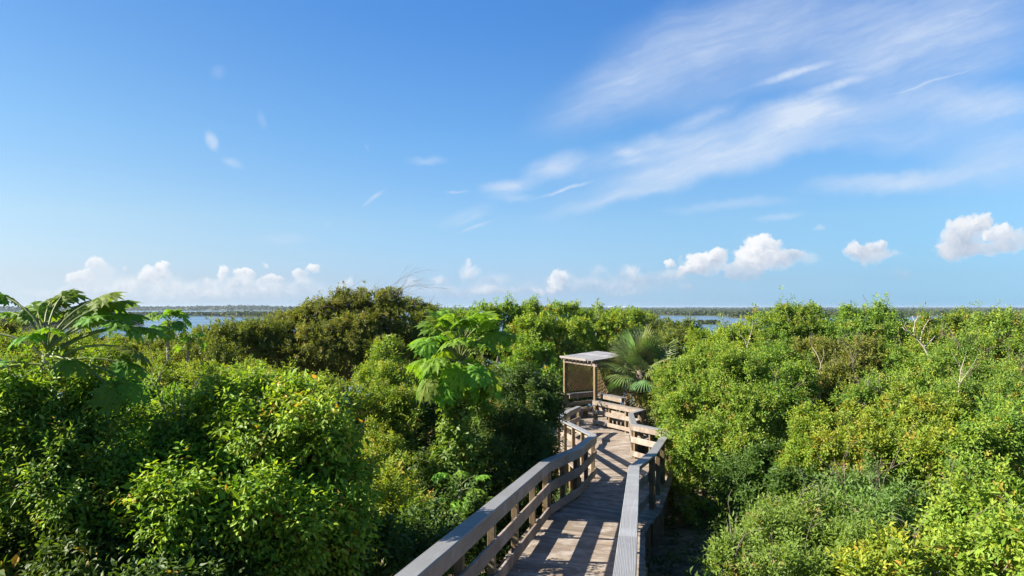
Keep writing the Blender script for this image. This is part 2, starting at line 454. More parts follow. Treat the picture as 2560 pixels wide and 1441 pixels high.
for k_, (px, py, rx, ry, op, grey) in enumerate(cum):
    if k_ and k_ % 8 == 0:      # evaluate the list in runs of eight (keeps the shader's working memory small)
        puff = nt.n('ShaderNodeVectorMath', {'operation': 'MULTIPLY_ADD'}, i0=keep, i1=(1e-9, 1e-9, 1e-9), i2=puff).outputs[0]
    e = ellipse(puff, px, py, rx, ry, 0)
    r_ = nt.math('MULTIPLY_ADD', bil, -0.42 if rx < 70 else -0.25, nt.vec('LENGTH', e))
    crisp = 0.74 if (op > 0.7) else 0.0
    m_ = nt.rng(r_, 1.10, crisp, 0.0, op, True)
    up = nt.vec('DOT_PRODUCT', e, (-0.40, 0.75, 0))
    hi = 1.04 - 0.34 * grey; lo = 0.50 - 0.08 * grey
    lit = nt.rng(nt.math('MULTIPLY_ADD', bil, 0.8, up), -0.85, 0.55, lo, hi)
    m_ = nt.math('MULTIPLY', m_, nt.rng(up, -0.85, -0.1, 0.45, 1.0, True))
    if keep is None:
        keep = nt.math('SUBTRACT', 1.0, m_); lum = lit
    else:
        # running blend: lum <- lum + m * (lit - lum)
        lum = nt.math('MULTIPLY_ADD', nt.math('SUBTRACT', lit, lum), m_, lum)
        keep = nt.math('MULTIPLY', keep, nt.math('SUBTRACT', 1.0, m_))
cmask = nt.math('MULTIPLY', nt.math('SUBTRACT', 1.0, keep), front)
ccol = nt.mix(nt.rng(lum, 0.45, 1.0, 0, 1), (0.38 * K, 0.49 * K, 0.66 * K), (1.02 * K, 1.02 * K, 1.03 * K))
col = nt.mix(cmask, col, ccol)
bg = nt.n('ShaderNodeBackground', None, Color=col, Strength=SKY_STRENGTH)
nt.t.links.new(bg.outputs[0], wout.inputs[0])
W.cycles.sampling_method = 'MANUAL'; W.cycles.sample_map_resolution = 512

sc = bpy.context.scene
sc.view_settings.view_transform = 'Standard'
sc.view_settings.look = 'None'
sc.view_settings.exposure = 1.65
sc.view_settings.gamma = 1.0
sc.cycles.max_bounces = 6
sc.cycles.diffuse_bounces = 3
sc.cycles.glossy_bounces = 2
sc.cycles.transmission_bounces = 4
sc.cycles.volume_bounces = 0
sc.cycles.sample_clamp_indirect = 6.0
sc.cycles.use_denoising = True

# air: one box of thin haze round the whole scene
HZ = 12500.0
hv = [(-HZ, -900, -3), (HZ, -900, -3), (HZ, HZ, -3), (-HZ, HZ, -3), (-HZ, -900, 34), (HZ, -900, 34), (HZ, HZ, 34), (-HZ, HZ, 34)]
mh, nth, outh = material('haze_air')
pv = nth.n('ShaderNodeVolumePrincipled', None, Color=(0.66, 0.82, 1.0, 1), Density=5.5e-5, Anisotropy=0.2)
nth.t.links.new(pv.outputs[0], outh.inputs['Volume'])
haze = link_mesh('haze', hv, [(3, 2, 1, 0), (4, 5, 6, 7), (0, 1, 5, 4), (1, 2, 6, 5), (2, 3, 7, 6), (3, 0, 4, 7)], mh)
tag(haze, kind='stuff')

# ------------------------------------------------------------------ ground, water and the far shores
def grid_ground():
    xs = np.concatenate([np.linspace(-260, -70, 20), np.linspace(-66, 66, 100), np.linspace(70, 260, 20)])
    ys = np.concatenate([np.linspace(-40, 60, 84), np.linspace(64, 240, 40)])
    X, Y = np.meshgrid(xs, ys)
    Z = ground_z(X, Y) + 0.06 * np.sin(X * 2.3 + Y) + 0.05 * np.cos(Y * 3.1 - X * 1.7)
    V = np.stack([X.ravel(), Y.ravel(), Z.ravel()], 1)
    nx, ny = len(xs), len(ys)
    i, j = np.meshgrid(np.arange(nx - 1), np.arange(ny - 1))
    a = (j * nx + i).ravel()
    idx = np.stack([a, a + 1, a + 1 + nx, a + nx], 1)
    o = fast_mesh('ground', V, [4] * len(a), idx.ravel(), M['ground'], smooth=True)
    tag(o, kind='structure')
grid_ground()
wv = [(-12000, -800, 0), (12000, -800, 0), (12000, 12000, 0), (-12000, 12000, 0)]
tag(link_mesh('water', wv, [(0, 1, 2, 3)], M['water']), kind='structure')


def clump_canopy(name, X, Y, Z0, H, RAD, tints, quads=12, mat='far_leaf'):
    """Low crowns of leaf clumps: many small tilted faces through each crown's volume."""
    n = len(X)
    rep = np.repeat(np.arange(n), quads)
    m = len(rep)
    d = RNG.normal(size=(m, 3)); d /= np.linalg.norm(d, axis=1)[:, None]
    d[:, 2] = np.abs(d[:, 2]) * 1.1 - 0.35
    rr = RAD[rep] * (0.6 + 0.45 * RNG.random(m))
    c = np.stack([X[rep] + d[:, 0] * rr, Y[rep] + d[:, 1] * rr, Z0[rep] + H[rep] * (0.58 + 0.42 * np.clip(d[:, 2], -1, 1))], 1)
    nrm = d + RNG.normal(size=(m, 3)) * 0.5 + np.array([0, 0, 0.4]); nrm /= np.linalg.norm(nrm, axis=1)[:, None]
    a = np.cross(nrm, RNG.normal(size=(m, 3))); a /= np.linalg.norm(a, axis=1)[:, None] + 1e-9
    b = np.cross(nrm, a)
    s = (RAD[rep] * (0.34 + 0.3 * RNG.random(m)))[:, None]
    q = np.stack([c - a * s, c + b * s * .8, c + a * s, c - b * s * .8], 1).reshape(-1, 3)
    t = tints[RNG.integers(0, len(tints), n)][rep] * (0.75 + 0.5 * RNG.random((m, 1)))
    o = fast_mesh(name, q, [4] * m, np.arange(4 * m), M[mat], tint=np.repeat(t, 4, 0))
    tag(o, kind='stuff')
    return o


MANG = np.array([[.036, .060, .018], [.044, .068, .021], [.052, .076, .025], [.030, .048, .017], [.058, .066, .03]])
OLIVE = np.array([[.045, .056, .022], [.056, .064, .027], [.036, .046, .019], [.062, .064, .034]])


def land_sheet(name, pts, z=0.25):
    """Marsh ground from outline points (px, distance)."""
    V = []
    for px, d in pts:
        a, _ = ray(px, HOR); V.append((a * d, d, z))
    n = len(V)
    V2 = [(x, y, -1.0) for x, y, _ in V]
    f = [tuple(range(n))] + [(i, i + n, (i + 1) % n + n, (i + 1) % n) for i in range(n)]
    o = link_mesh(name, V + V2, f, M['land'])
    import bmesh
    bm = bmesh.new(); bm.from_mesh(o.data); bmesh.ops.recalc_face_normals(bm, faces=bm.faces); bm.to_mesh(o.data); bm.free()
    tag(o, kind='structure')


def scatter(px0, px1, near, far, n, power=1.0):
    """Points between two shore lines; near/far: functions of px -> distance. Even in picture rows rather than in area."""
    px = RNG.uniform(px0, px1, n)
    lo = np.array([near(p) for p in px]); hi = np.array([far(p) for p in px])
    t = RNG.random(n) ** power
    d = lo * (hi / lo) ** t
    return (px - 1280) / F * d, d, px


# right-hand marsh: an inlet of water cuts into it
NEAR = [(1000, 2600), (1240, 2600), (1300, 2300), (1420, 1700), (1560, 1330), (1690, 1230), (1810, 1180), (1826, 980), (1860, 900), (1960, 940), (2050, 1000), (2200, 1080), (2360, 1180), (2470, 1150), (2640, 1240), (2900, 1300)]
npx = np.array([p for p, _ in NEAR]); nd = np.array([d for _, d in NEAR])
near_r = lambda p: float(np.interp(p, npx, nd))
land_sheet('marsh_land', NEAR + [(2900, 11500), (1000, 11500)])
X, Y, px = scatter(1000, 2850, near_r, lambda p: 3200, 5200, 1.15)
nn = len(X)
hh = RNG.uniform(3.0, 6.0, nn) * (1 + 0.25 * RNG.random(nn)); hh[RNG.random(nn) < 0.06] *= 1.5
clump_canopy('mangrove_thicket', X, Y, np.full(nn, 0.2), hh, RNG.uniform(2.6, 5.5, nn), MANG, 13)
X, Y, px = scatter(1000, 2850, lambda p: 3000, lambda p: 6500, 3200, 1.0)
nn = len(X)
clump_canopy('distant_wood', X, Y, np.full(nn, 0.2), RNG.uniform(5, 10.5, nn), RNG.uniform(7, 14, nn), MANG * .8, 11)
X, Y, px = scatter(700, 2850, lambda p: 6500, lambda p: 11000, 2200, 0.8)
nn = len(X)
clump_canopy('distant_wood', X, Y, np.full(nn, 0.2), RNG.uniform(11, 16.5, nn), RNG.uniform(16, 30, nn), MANG * .75, 10)
# small islet in the inlet
land_sheet('islet', [(1744, 596), (1770, 578), (1798, 596), (1796, 640), (1760, 665), (1746, 640)], 0.15)
X, Y, px = scatter(1746, 1796, lambda p: 590, lambda p: 650, 90)
clump_canopy('mangrove_thicket', X, Y, np.full(90, 0.1), RNG.uniform(1.8, 3.2, 90), RNG.uniform(1.2, 2.4, 90), MANG, 14)

# left-hand shores
FARL = [(-500, 2700), (40, 2700), (330, 3250), (420, 3350), (560, 3150), (640, 3350), (720, 3250), (900, 3500)]
land_sheet('far_shore_land', FARL + [(1100, 11300), (-500, 11300)])
lpx = np.array([p for p, _ in FARL]); ld = np.array([d for _, d in FARL])
X, Y, px = scatter(-450, 900, lambda p: float(np.interp(p, lpx, ld)) + 10, lambda p: 5200, 2600, 1.5)
nn = len(X)
hh = RNG.uniform(14, 23, nn) + 6.5 * np.exp(-((px - 590) / 110.0) ** 2); hh[RNG.random(nn) < .12] += 4
hh[Y < 3500] *= RNG.uniform(0.45, 1.0, (Y < 3500).sum())
clump_canopy('far_shore_wood', X, Y, np.full(nn, 0.2), hh, RNG.uniform(7, 15, nn), MANG * .9, 12)
land_sheet('sand_bar', [(320, 1190), (420, 1150), (565, 1165), (570, 1230), (420, 1290), (320, 1300)], 0.15)
X, Y, px = scatter(325, 566, lambda p: 1172, lambda p: 1270, 420)
clump_canopy('mangrove_thicket', X, Y, np.full(420, 0.1), RNG.uniform(4.4, 7.2, 420), RNG.uniform(3, 5.4, 420), MANG, 12)
land_sheet('mangrove_island', [(545, 1085), (600, 1020), (760, 1000), (900, 1020), (900, 1330), (640, 1330), (560, 1180)], 0.15)
X, Y, px = scatter(552, 890, lambda p: 1035 + max(0, 600 - p) * 1.0, lambda p: 1290, 620)
clump_canopy('mangrove_thicket', X, Y, np.full(620, 0.1), RNG.uniform(5.6, 9.5, 620), RNG.uniform(2.8, 5, 620), MANG * 1.1, 12)
# wooded point on the left, with the dock at its foot
land_sheet('wooded_point', [(-400, 330), (60, 430), (250, 505), (330, 520), (352, 545), (350, 600), (300, 640), (-400, 700)], 0.3)
X, Y, px = scatter(-380, 346, lambda p: float(np.interp(p, [-400, 60, 250, 352], [345, 445, 520, 552])), lambda p: float(np.interp(p, [-400, 300, 352], [690, 630, 590])), 900)
nn = len(X)
hh = RNG.uniform(6, 11.5, nn) * np.interp(px, [-380, 0, 240, 290, 330, 352], [1, .95, 1.15, 1.12, .95, .4])
clump_canopy('coastal_oak_wood', X, Y, np.full(nn, 0.2), hh, RNG.uniform(2.2, 4.6, nn), OLIVE, 26)
# dock
dk = empty('dock', at(318, HOR, 502)); dk.location.z = 0
tag(dk, 'grey wooden dock on piles at the foot of the wooded point', 'dock')
b = MB()
dx = 10.5
for k in range(14):
    b.hexa([(-dx + k * 1.5, -1.1, 1.1), (-dx + 1.46 + k * 1.5, -1.1, 1.1), (-dx + 1.46 + k * 1.5, 1.1, 1.1), (-dx + k * 1.5, 1.1, 1.1)],
           [(-dx + k * 1.5, -1.1, 1.3), (-dx + 1.46 + k * 1.5, -1.1, 1.3), (-dx + 1.46 + k * 1.5, 1.1, 1.3), (-dx + k * 1.5, 1.1, 1.3)])
b.build('dock_deck', M['grey_metal'], dk, 0)
for k in range(8):
    p = MB(); p.post(-10 + k * 2.85, -0.9, -1.0, 2.5 if k % 2 == 0 else 1.9, .3, .3); p.post(-10 + k * 2.85, 0.9, -1.0, 2.2, .3, .3)
    p.build('pile', M['grey_metal'], dk, 0)
# two pale buildings low on the far shore, right of centre
for px_, w_, d_, lab in ((1525, 22, 6300, 'tiny white building on the far shore, wider of the two'), (1561, 15, 6350, 'tiny white building on the far shore, narrower of the two')):
    a, _ = ray(px_, HOR)
    bo = empty('white_building', (a * d_, d_, 0.2)); tag(bo, lab, 'building', 'white buildings on the far shore')
    b = MB(); b.post(0, 0, 0, 21, w_ * 1.5, 12); b.build('wall', M['white'], bo, 0)
    b = MB(); b.hexa([(-w_ * .8, -7, 21), (w_ * .8, -7, 21), (w_ * .8, 7, 21), (-w_ * .8, 7, 21)], [(-w_ * .8, -.4, 24), (w_ * .8, -.4, 24), (w_ * .8, .4, 24), (-w_ * .8, .4, 24)])
    b.build('roof', M['white'], bo, 0)

# ------------------------------------------------------------------ boardwalk
SLOPE, BASE, LEVEL = 0.087, 1.68, 3.97         # handrail drop below the eye: ramp, then a level landing
RAILH = 1.07                                   # cap above the deck


def rail_pt(px, py):
    """Point on the handrail surface seen at this photo pixel (ramp first, level landing beyond)."""
    a, b = ray(px, py)
    m = -b
    d = BASE / (m - SLOPE) if m > SLOPE + 1e-4 else 1e9
    if d > 26.3:
        d = LEVEL / m
    return Vector((a * d, d, CZ + b * d))


def cap_z(y):
    return CZ - min(BASE + SLOPE * y, LEVEL)


def xyd(x, y):
    return Vector((x, y, cap_z(y)))


walk = empty('boardwalk', (0, 0, 0))
tag(walk, 'zigzag timber boardwalk with grey capped handrails sloping down through the thicket', 'boardwalk')

LP = [rail_pt(1041, 1441), rail_pt(1377, 1153), rail_pt(1452.5, 1121), rail_pt(1492, 1088), rail_pt(1402, 1045), rail_pt(1426, 1027.5), rail_pt(1452.5, 1016)]
d0 = (LP[0] - LP[1]).normalized()
LP[0] = LP[0] + d0 * 4.2
j1 = LP[1] + (LP[0] - LP[1]) * 0.66
RP = [rail_pt(1533, 1441), rail_pt(1572.5, 1165), rail_pt(1620, 1132), rail_pt(1647, 1097), rail_pt(1666, 1077), rail_pt(1577.5, 1060), rail_pt(1571, 1032.5)]
e0 = (RP[0] - RP[1]).normalized()
RP[0] = RP[0] + e0 * 4.2
E_ = rail_pt(1600, 1024); F_ = rail_pt(1481, 1001)


def offset_line(P, dist, side):
    """Mitred parallel of a plan polyline; side +1 = right of travel, -1 = left."""
    out = []
    n = len(P)
    for i in range(n):
        ns = []
        for a, b in ((i - 1, i), (i, i + 1)):
            if a < 0 or b >= n: continue
            t = (P[b] - P[a]); t.z = 0; t.normalize()
            ns.append(Vector((t.y, -t.x, 0)) * side)
        if len(ns) == 2:
            m = (ns[0] + ns[1]).normalized()
            k = 1.0 / max(0.42, m.dot(ns[0]))
            out.append(P[i] + m * dist * k)
        else:
            out.append(P[i] + ns[0] * dist)
    return out


UPZ = Vector((0, 0, 1))


def railing(P, side, root, caps=None, posts=1.45, skip_low=(), cap_w=0.184, cap_mat='cap', boards=((-.038, -.195), (-.385, -.565), (-.815, -.975)), foot=-1.09, end_posts=True):
    """Cap, rail boards and posts along the inner edge P (top of cap), everything else outward."""
    inn = offset_line(P, -0.006, side); outc = offset_line(P, cap_w, side)
    b0 = offset_line(P, 0.0, side); b1 = offset_line(P, 0.038, side)
    pc = offset_line(P, 0.038 + 0.047, side)
    for i in range(len(P) - 1):
        mb = MB()
        t = UPZ * 0; bt = UPZ * -0.038
        # one cap board may be pieced from two lengths
        L = (P[i + 1] - P[i]).length
        cuts = [0, 1] if L < 4.6 else [0, 0.52, 1]
        for a, b in zip(cuts[:-1], cuts[1:]):
            g = 0.0015 / L
            q = [inn[i].lerp(inn[i + 1], a + g), inn[i].lerp(inn[i + 1], b - g), outc[i].lerp(outc[i + 1], b - g), outc[i].lerp(outc[i + 1], a + g)]
            mb = MB(); mb.hexa([v + bt for v in q], [v + t for v in q])
            mb.build('handrail_cap', M[cap_mat], root, 0.006)
        for k, (zt, zb) in enumerate(boards):
            if (i, k) in skip_low: continue
            n_ = max(1, round(L / 3.4))
            for s in range(n_):
                a, b = s / n_ + 0.001 / L, (s + 1) / n_ - 0.001 / L
                q = [b0[i].lerp(b0[i + 1], a), b0[i].lerp(b0[i + 1], b), b1[i].lerp(b1[i + 1], b), b1[i].lerp(b1[i + 1], a)]
                # grain along the length, broad face vertical
                h = UPZ * zt; l = UPZ * zb
                mb = MB()
                mb.hexa([q[0] + l, q[1] + l, q[1] + h, q[0] + h], [q[3] + l, q[2] + l, q[2] + h, q[3] + h])
                mb.build('rail_board', M['rail'], root, 0.004)
        # posts behind the boards
        n_ = max(1, round(L / posts))
        ang = math.atan2((P[i + 1] - P[i]).y, (P[i + 1] - P[i]).x)
        for s in range(n_ + 1):
            f = s / n_
            f = min(max(f, 0.11 / L), 1 - 0.11 / L)
            p = pc[i].lerp(pc[i + 1], f)
            mb = MB(); mb.post(p.x, p.y, p.z + foot, p.z - 0.040, 0.094, 0.092, ang)
            mb.build('rail_post', M['post'], root, 0.005)


RNGW = random.Random(3)
railing(LP, -1, walk)
railing(RP, 1, walk, skip_low=())
railing([RP[6], E_], 1, walk)
railing([F_ + (F_ - E_) * 0.0, E_ + (E_ - F_).normalized() * 0.12], -1, walk, posts=1.0, cap_mat='cap_pale')

# deck: planks laid across between matching stations of the two rails
def st(l, r): return (l.copy(), r.copy())
STN = [st(LP[0], RP[0]), st(LP[1], RP[1]), st(LP[2], RP[2]), st(LP[2].lerp(LP[3], .75), RP[3]), st(LP[3] + Vector((-.1, .45, 0)), RP[4]),
       st(LP[3].lerp(LP[4], .52), RP[5]), st(LP[3].lerp(LP[4], .86), RP[5].lerp(RP[6], .55)), st(LP[4], RP[6])]
deck = MB(); W_ = 0.142
OUT = 0.27
carry = 0.0
for (la, ra), (lb, rb) in zip(STN[:-1], STN[1:]):
    ln = ((la + ra) / 2 - (lb + rb) / 2).length
    n = max(1, round(ln / W_))
    for i in range(n):
        t0, t1 = i / n, (i + 1) / n
        gp = 0.0065 / ln
        L0, R0 = la.lerp(lb, t0 + gp), ra.lerp(rb, t0 + gp); L1, R1 = la.lerp(lb, t1 - gp), ra.lerp(rb, t1 - gp)
        q = []
        for l, r in ((L0, R0), (L1, R1)):
            d = (r - l).normalized(); jt = random.uniform(-.012, .012)
            l2 = l - d * (OUT + jt); r2 = r + d * (OUT + jt)
            l2.z = cap_z(l2.y) - RAILH; r2.z = cap_z(r2.y) - RAILH
            q.append((l2, r2))
        # keep each plank level across its width: use the mean height of both ends
        zz = [(a.z + b.z) / 2 for a, b in q]
        for (a, b), z in zip(q, zz): a.z = z; b.z = z
        up = UPZ * random.uniform(-.0015, .0015)
        (a0, b0_), (a1, b1_) = q
        top = [a0 + up, b0_ + up, b1_ + up, a1 + up]
        deck.hexa([v - UPZ * .036 for v in top], top)
# landing: straight planks clipped to the platform outline
ZL = CZ - LEVEL - RAILH
PLAT = [(LP[4].x - .25, LP[4].y - .05), (RP[6].x + .3, RP[6].y - .1), (5.35, 27.2), (5.15, 29.3), (5.25, 31.7), (4.3, 34.2), (1.2, 34.4), (0.6, 32.0), (LP[5].x - .4, LP[5].y)]
# (the left edge runs back behind the rail)
ca, sa = math.cos(R(-12)), math.sin(R(-12))
def clip_row(c0):
    xs = []
    n = len(PLAT)
    for i in range(n):
        ax, ay = PLAT[i]; bx, by = PLAT[(i + 1) % n]
        pa = -sa * ax + ca * ay - c0; pb = -sa * bx + ca * by - c0
        if (pa < 0) != (pb < 0):
            t = pa / (pa - pb); x = ax + (bx - ax) * t; y = ay + (by - ay) * t
            xs.append(ca * x + sa * y)
    return sorted(xs)
rows = [-sa * x + ca * y for x, y in PLAT]
c0 = min(rows) + .05
while c0 < max(rows):
    xs = clip_row(c0)
    for a, b in zip(xs[::2], xs[1::2]):
        if b - a < .1: continue
        def wp(u, c, z): return Vector((ca * u - sa * c, sa * u + ca * c, z))
        z = ZL + 0.004 + random.uniform(-.001, .001)
        cuts = [a] + ([a + (b - a) * random.uniform(.35, .65)] if b - a > 3 else []) + [b]
        for u0, u1 in zip(cuts[:-1], cuts[1:]):
            top = [wp(u0 + .002, c0 - W_ / 2 + .003, z), wp(u1 - .002, c0 - W_ / 2 + .003, z), wp(u1 - .002, c0 + W_ / 2 - .003, z), wp(u0 + .002, c0 + W_ / 2 - .003, z)]
            deck.hexa([v - UPZ * .036 for v in top], top)
    c0 += W_
deck.build('deck', M['deck'], walk, 0.004)

# carrying timbers: stringers under each edge and posts down to the sand
for pts in ([s[0] for s in STN], [s[1] for s in STN]):
    for a, b in zip(pts[:-1], pts[1:]):
        mb = MB()
        a2 = a.copy(); b2 = b.copy(); a2.z = cap_z(a.y) - RAILH - .036 - .13; b2.z = cap_z(b.y) - RAILH - .036 - .13
        mb.beam(a2, b2, .05, .235)
        mb.build('stringer', M['post'], walk, 0.004)
def support(x, y):
    zt = cap_z(y) - RAILH - .045
    zb = float(ground_z(x, y)) - .4
    if zt - zb < .5: return
    mb = MB(); mb.post(x, y, zb, zt, .14, .14, 0.2); mb.build('support_post', M['post'], walk, 0.006)
for (l, r), (l2, r2) in zip(STN[:-1], STN[1:]):
    for f in (0.0, 0.5) if (l2 - l).length > 1.5 else (0.0,):
        for a, b, s in ((l, l2, -1), (r, r2, 1)):
            p = a.lerp(b, f)
            support(p.x + s * .12, p.y)
for x, y in PLAT:
    support(x * .96 + .12, y * .985 + .45)
for f in np.linspace(.2, .9, 4):
    p = STN[0][0].lerp(STN[1][0], f); q = STN[0][1].lerp(STN[1][1], f)
    mb = MB(); a = p.copy(); b = q.copy(); a.z = b.z = cap_z(p.y) - RAILH - .40
    mb.beam(a - (b - a).normalized() * .3, b + (b - a).normalized() * .3, .09, .2); mb.build('cross_beam', M['post'], walk, .004)

# ------------------------------------------------------------------ corner shelter on the landing
sh = empty('corner_shelter', (0, 0, 0))
tag(sh, 'open timber shelter with lattice back and grey board roof at the boardwalk end', 'shelter')
P0 = Vector((2.47, 32.6, 0)); S0 = Vector((3.59, 30.2, 0))
v_ = Vector((1.55, 1.08, 0)); Q0 = P0 + v_; W0 = S0 + v_
ZB = CZ - 2.53                                   # underside of the beams
angP = math.atan2((S0 - P0).y, (S0 - P0).x)
for p in (P0, S0, Q0, W0):
    mb = MB(); mb.post(p.x, p.y, ZL - .2, ZB, .14, .14, angP); mb.build('corner_post', M['post'], sh, .008)
uu = (S0 - P0).normalized(); vv = v_.normalized()
for a, b in ((P0, S0), (Q0, W0)):
    mb = MB(); mb.beam(a - uu * .1 + UPZ * (ZB + .07), b + uu * .16 + UPZ * (ZB + .07), .09, .14); mb.build('beam', M['rail'], sh)
for a, b in ((P0, Q0), (S0, W0)):
    mb = MB(); mb.beam(a + vv * .06 + UPZ * (ZB + .07), b - vv * .06 + UPZ * (ZB + .07), .09, .14); mb.build('beam', M['rail'], sh)
nr = 9
for i in range(nr):
    f = i / (nr - 1)
    a = P0.lerp(S0, f); b = Q0.lerp(W0, f)
    mb = MB(); mb.beam(a - vv * .22 + UPZ * (ZB + .19), b + vv * .22 + UPZ * (ZB + .32), .045, .095); mb.build('rafter', M['rail'], sh, .003)
rf = MB()
ra_, rb_ = P0 - uu * .14 - vv * .22, S0 + uu * .14 - vv * .22
wid = (rb_ - ra_).length; dep = v_.length + .40
nb = 17
for i in range(nb):
    y0, y1 = dep * i / nb + .003, dep * (i + 1) / nb - .003
    q = [ra_ + vv * y0, rb_ + vv * y0, rb_ + vv * y1, ra_ + vv * y1]
    top = [v + UPZ * (ZB + .285 + .16 * yy / dep + random.uniform(-.002, .002)) for v, yy in zip(q, (y0, y0, y1, y1))]
    rf.hexa([v - UPZ * .04 for v in top], top)
rf.build('roof', M['roof'], sh, .003)
mb = MB(); mb.beam(ra_ - vv * .012 + UPZ * (ZB + .262), rb_.lerp(ra_, .2) - vv * .012 + UPZ * (ZB + .262), .022, .10); mb.build('fascia_board', M['cap_pale'], sh, .003)


def lattice(a, b, z0, z1, n):
    mb = MB()
    d = (b - a); L = d.length; d.normalize(); H = z1 - z0; pitch = .165
    nrm = Vector((d.y, -d.x, 0))
    for s, off in ((1, 0.0), (-1, 0.011)):
        k = -H
        while k < L:
            # 45-degree strip clipped to the panel
            u0, u1 = k, k + H
            t0 = max(0.0, -u0 / H); t1 = min(1.0, (L - u0) / H)
            if t1 - t0 > .03:
                za, zb = (z0 + H * t0, z0 + H * t1) if s > 0 else (z1 - H * t0, z1 - H * t1)
                p = a + d * (u0 + H * t0) + nrm * off; q = a + d * (u0 + H * t1) + nrm * off
                mb.beam(Vector((p.x, p.y, za)), Vector((q.x, q.y, zb)), .009, .030, up=nrm.cross(Vector((q.x - p.x, q.y - p.y, zb - za)).normalized()))
            k += pitch * 1.0
    mb.build('lattice_panel', M['lattice'], sh, 0)
lattice(P0 + vv * .07, Q0 - vv * .07, CZ - 3.90, ZB - .01, 0)
lattice(Q0 + uu * .07, W0 - uu * .07, CZ - 4.25, ZB - .01, 0)
# rail and bench-like ledge under the lattice
for a, b, z in ((P0, Q0, CZ - 3.97), (Q0, W0, CZ - 4.0)):
    n_ = Vector(((b - a).normalized().y, -(b - a).normalized().x, 0))
    mb = MB(); mb.beam(a + n_ * .16 + UPZ * (z - .02), b + n_ * .16 + UPZ * (z - .02), .30, .04); mb.build('ledge', M['roof'], sh)
    mb = MB(); mb.beam(a + n_ * .30 + UPZ * (z - .13), b + n_ * .30 + UPZ * (z - .13), .04, .17); mb.build('ledge_board', M['rail'], sh)
    mb = MB(); mb.beam(a + n_ * .06 + UPZ * (z - .50), b + n_ * .06 + UPZ * (z - .50), .04, .16); mb.build('ledge_board', M['rail'], sh)
    mb = MB(); mb.beam(a + n_ * .06 + UPZ * (z - .80), b + n_ * .06 + UPZ * (z - .80), .04, .16); mb.build('ledge_board', M['rail'], sh)

# short railing running back from the shelter's left post
sr = empty('landing_railing', (0, 0, 0))
tag(sr, 'short wooden railing running back from the left post of the shelter', 'railing')
PR = P0 + Vector((-.12, -.1, 0)) + UPZ * (CZ - 3.97)
railing([PR + Vector((-.55, 2.3, 0)), PR], 1, sr, posts=1.2, cap_mat='cap_pale')

# benches on the landing
def bench(name_label, c, ang, L):
    o = empty('bench', (c[0], c[1], ZL)); o.rotation_euler = (0, 0, ang)
    tag(o, name_label, 'bench', 'plank benches on the landing')
    for k in range(3):
        mb = MB(); y = -.16 + .16 * k
        mb.hexa([(-L / 2, y - .072, .40), (L / 2, y - .072, .40), (L / 2, y + .072, .40), (-L / 2, y + .072, .40)], [(-L / 2, y - .072, .44), (L / 2, y - .072, .44), (L / 2, y + .072, .44), (-L / 2, y + .072, .44)])
        mb.build('seat_plank', M['cap_pale'], o)
    mb = MB(); mb.hexa([(-L / 2 + .05, -.2, .30), (L / 2 - .05, -.2, .30), (L / 2 - .05, -.165, .30), (-L / 2 + .05, -.165, .30)], [(-L / 2 + .05, -.2, .398), (L / 2 - .05, -.2, .398), (L / 2 - .05, -.165, .398), (-L / 2 + .05, -.165, .398)]); mb.build('apron', M['rail'], o)
    for x in (-L / 2 + .2, 0, L / 2 - .2):
        mb = MB(); mb.post(x, -.1, 0.006, .398, .09, .09); mb.post(x, .12, 0.006, .398, .09, .09); mb.build('leg', M['post'], o)
bench('plank bench in front of the lattice ledge, between the handrail end and far railing', (3.02, 32.35), R(24), 1.25)
bench('plank bench at the left edge of the landing behind the handrail bend', (1.95, 31.55), R(-14), 1.35)
bench('plank bench half hidden behind the far slatted railing', (4.55, 29.45), R(-56), 1.4)

# ------------------------------------------------------------------ thicket
UP = np.array([0, 0, 1.0])
SPEC = {   # leaf length, width ratio, shoot length, leaves per shoot, droop, tints, young, accent, accent share, young share, material
    'oak':    (.075, .42, .16, 9, .10, [(0.099, 0.138, 0.025), (0.123, 0.166, 0.031), (0.147, 0.188, 0.038), (0.085, 0.120, 0.023)], (0.237, 0.287, 0.041), (0.237, 0.177, 0.054), .06, .40, 'leaf'),
    'bay':    (.066, .40, .20, 8, .16, [(0.110, 0.209, 0.031), (0.144, 0.252, 0.036), (0.089, 0.170, 0.028)], (0.353, 0.446, 0.045), (0.471, 0.288, 0.063), .05, .45, 'leaf'),
    'yaupon': (.062, .46, .20, 10, .12, [(0.125, 0.226, 0.026), (0.156, 0.265, 0.031), (0.186, 0.294, 0.034)], (0.342, 0.406, 0.043), (0.393, 0.271, 0.054), .08, .50, 'leaf'),
    'vine':   (.068, .48, .24, 7, .35, [(0.138, 0.263, 0.029), (0.176, 0.315, 0.034), (0.115, 0.217, 0.026)], (0.400, 0.500, 0.042), (0.500, 0.255, 0.065), .05, .45, 'leaf'),
    'pale':   (.056, .38, .22, 11, .10, [(.130, .215, .050), (.150, .240, .056), (.112, .190, .042)], (.21, .30, .06), (.30, .20, .10), .05, .35, 'soft_leaf'),
    'shade_tinted':  (.080, .46, .20, 8, .30, [(.042, .088, .018), (.054, .108, .022), (.046, .092, .018)], (.10, .17, .026), (.3, .2, .05), .02, .18, 'leaf'),  # tints darkened: the shade these plants stand in is put into the leaf colour
    'creeper':(.075, .75, .16, 7, .65, [(0.109, 0.198, 0.032), (0.134, 0.234, 0.036), (0.096, 0.174, 0.028)], (0.230, 0.312, 0.040), (0.410, 0.288, 0.060), .04, .35, 'leaf'),
}
TOTAL = [0]


def unit(a):
    return a / (np.linalg.norm(a, axis=-1, keepdims=True) + 1e-9)


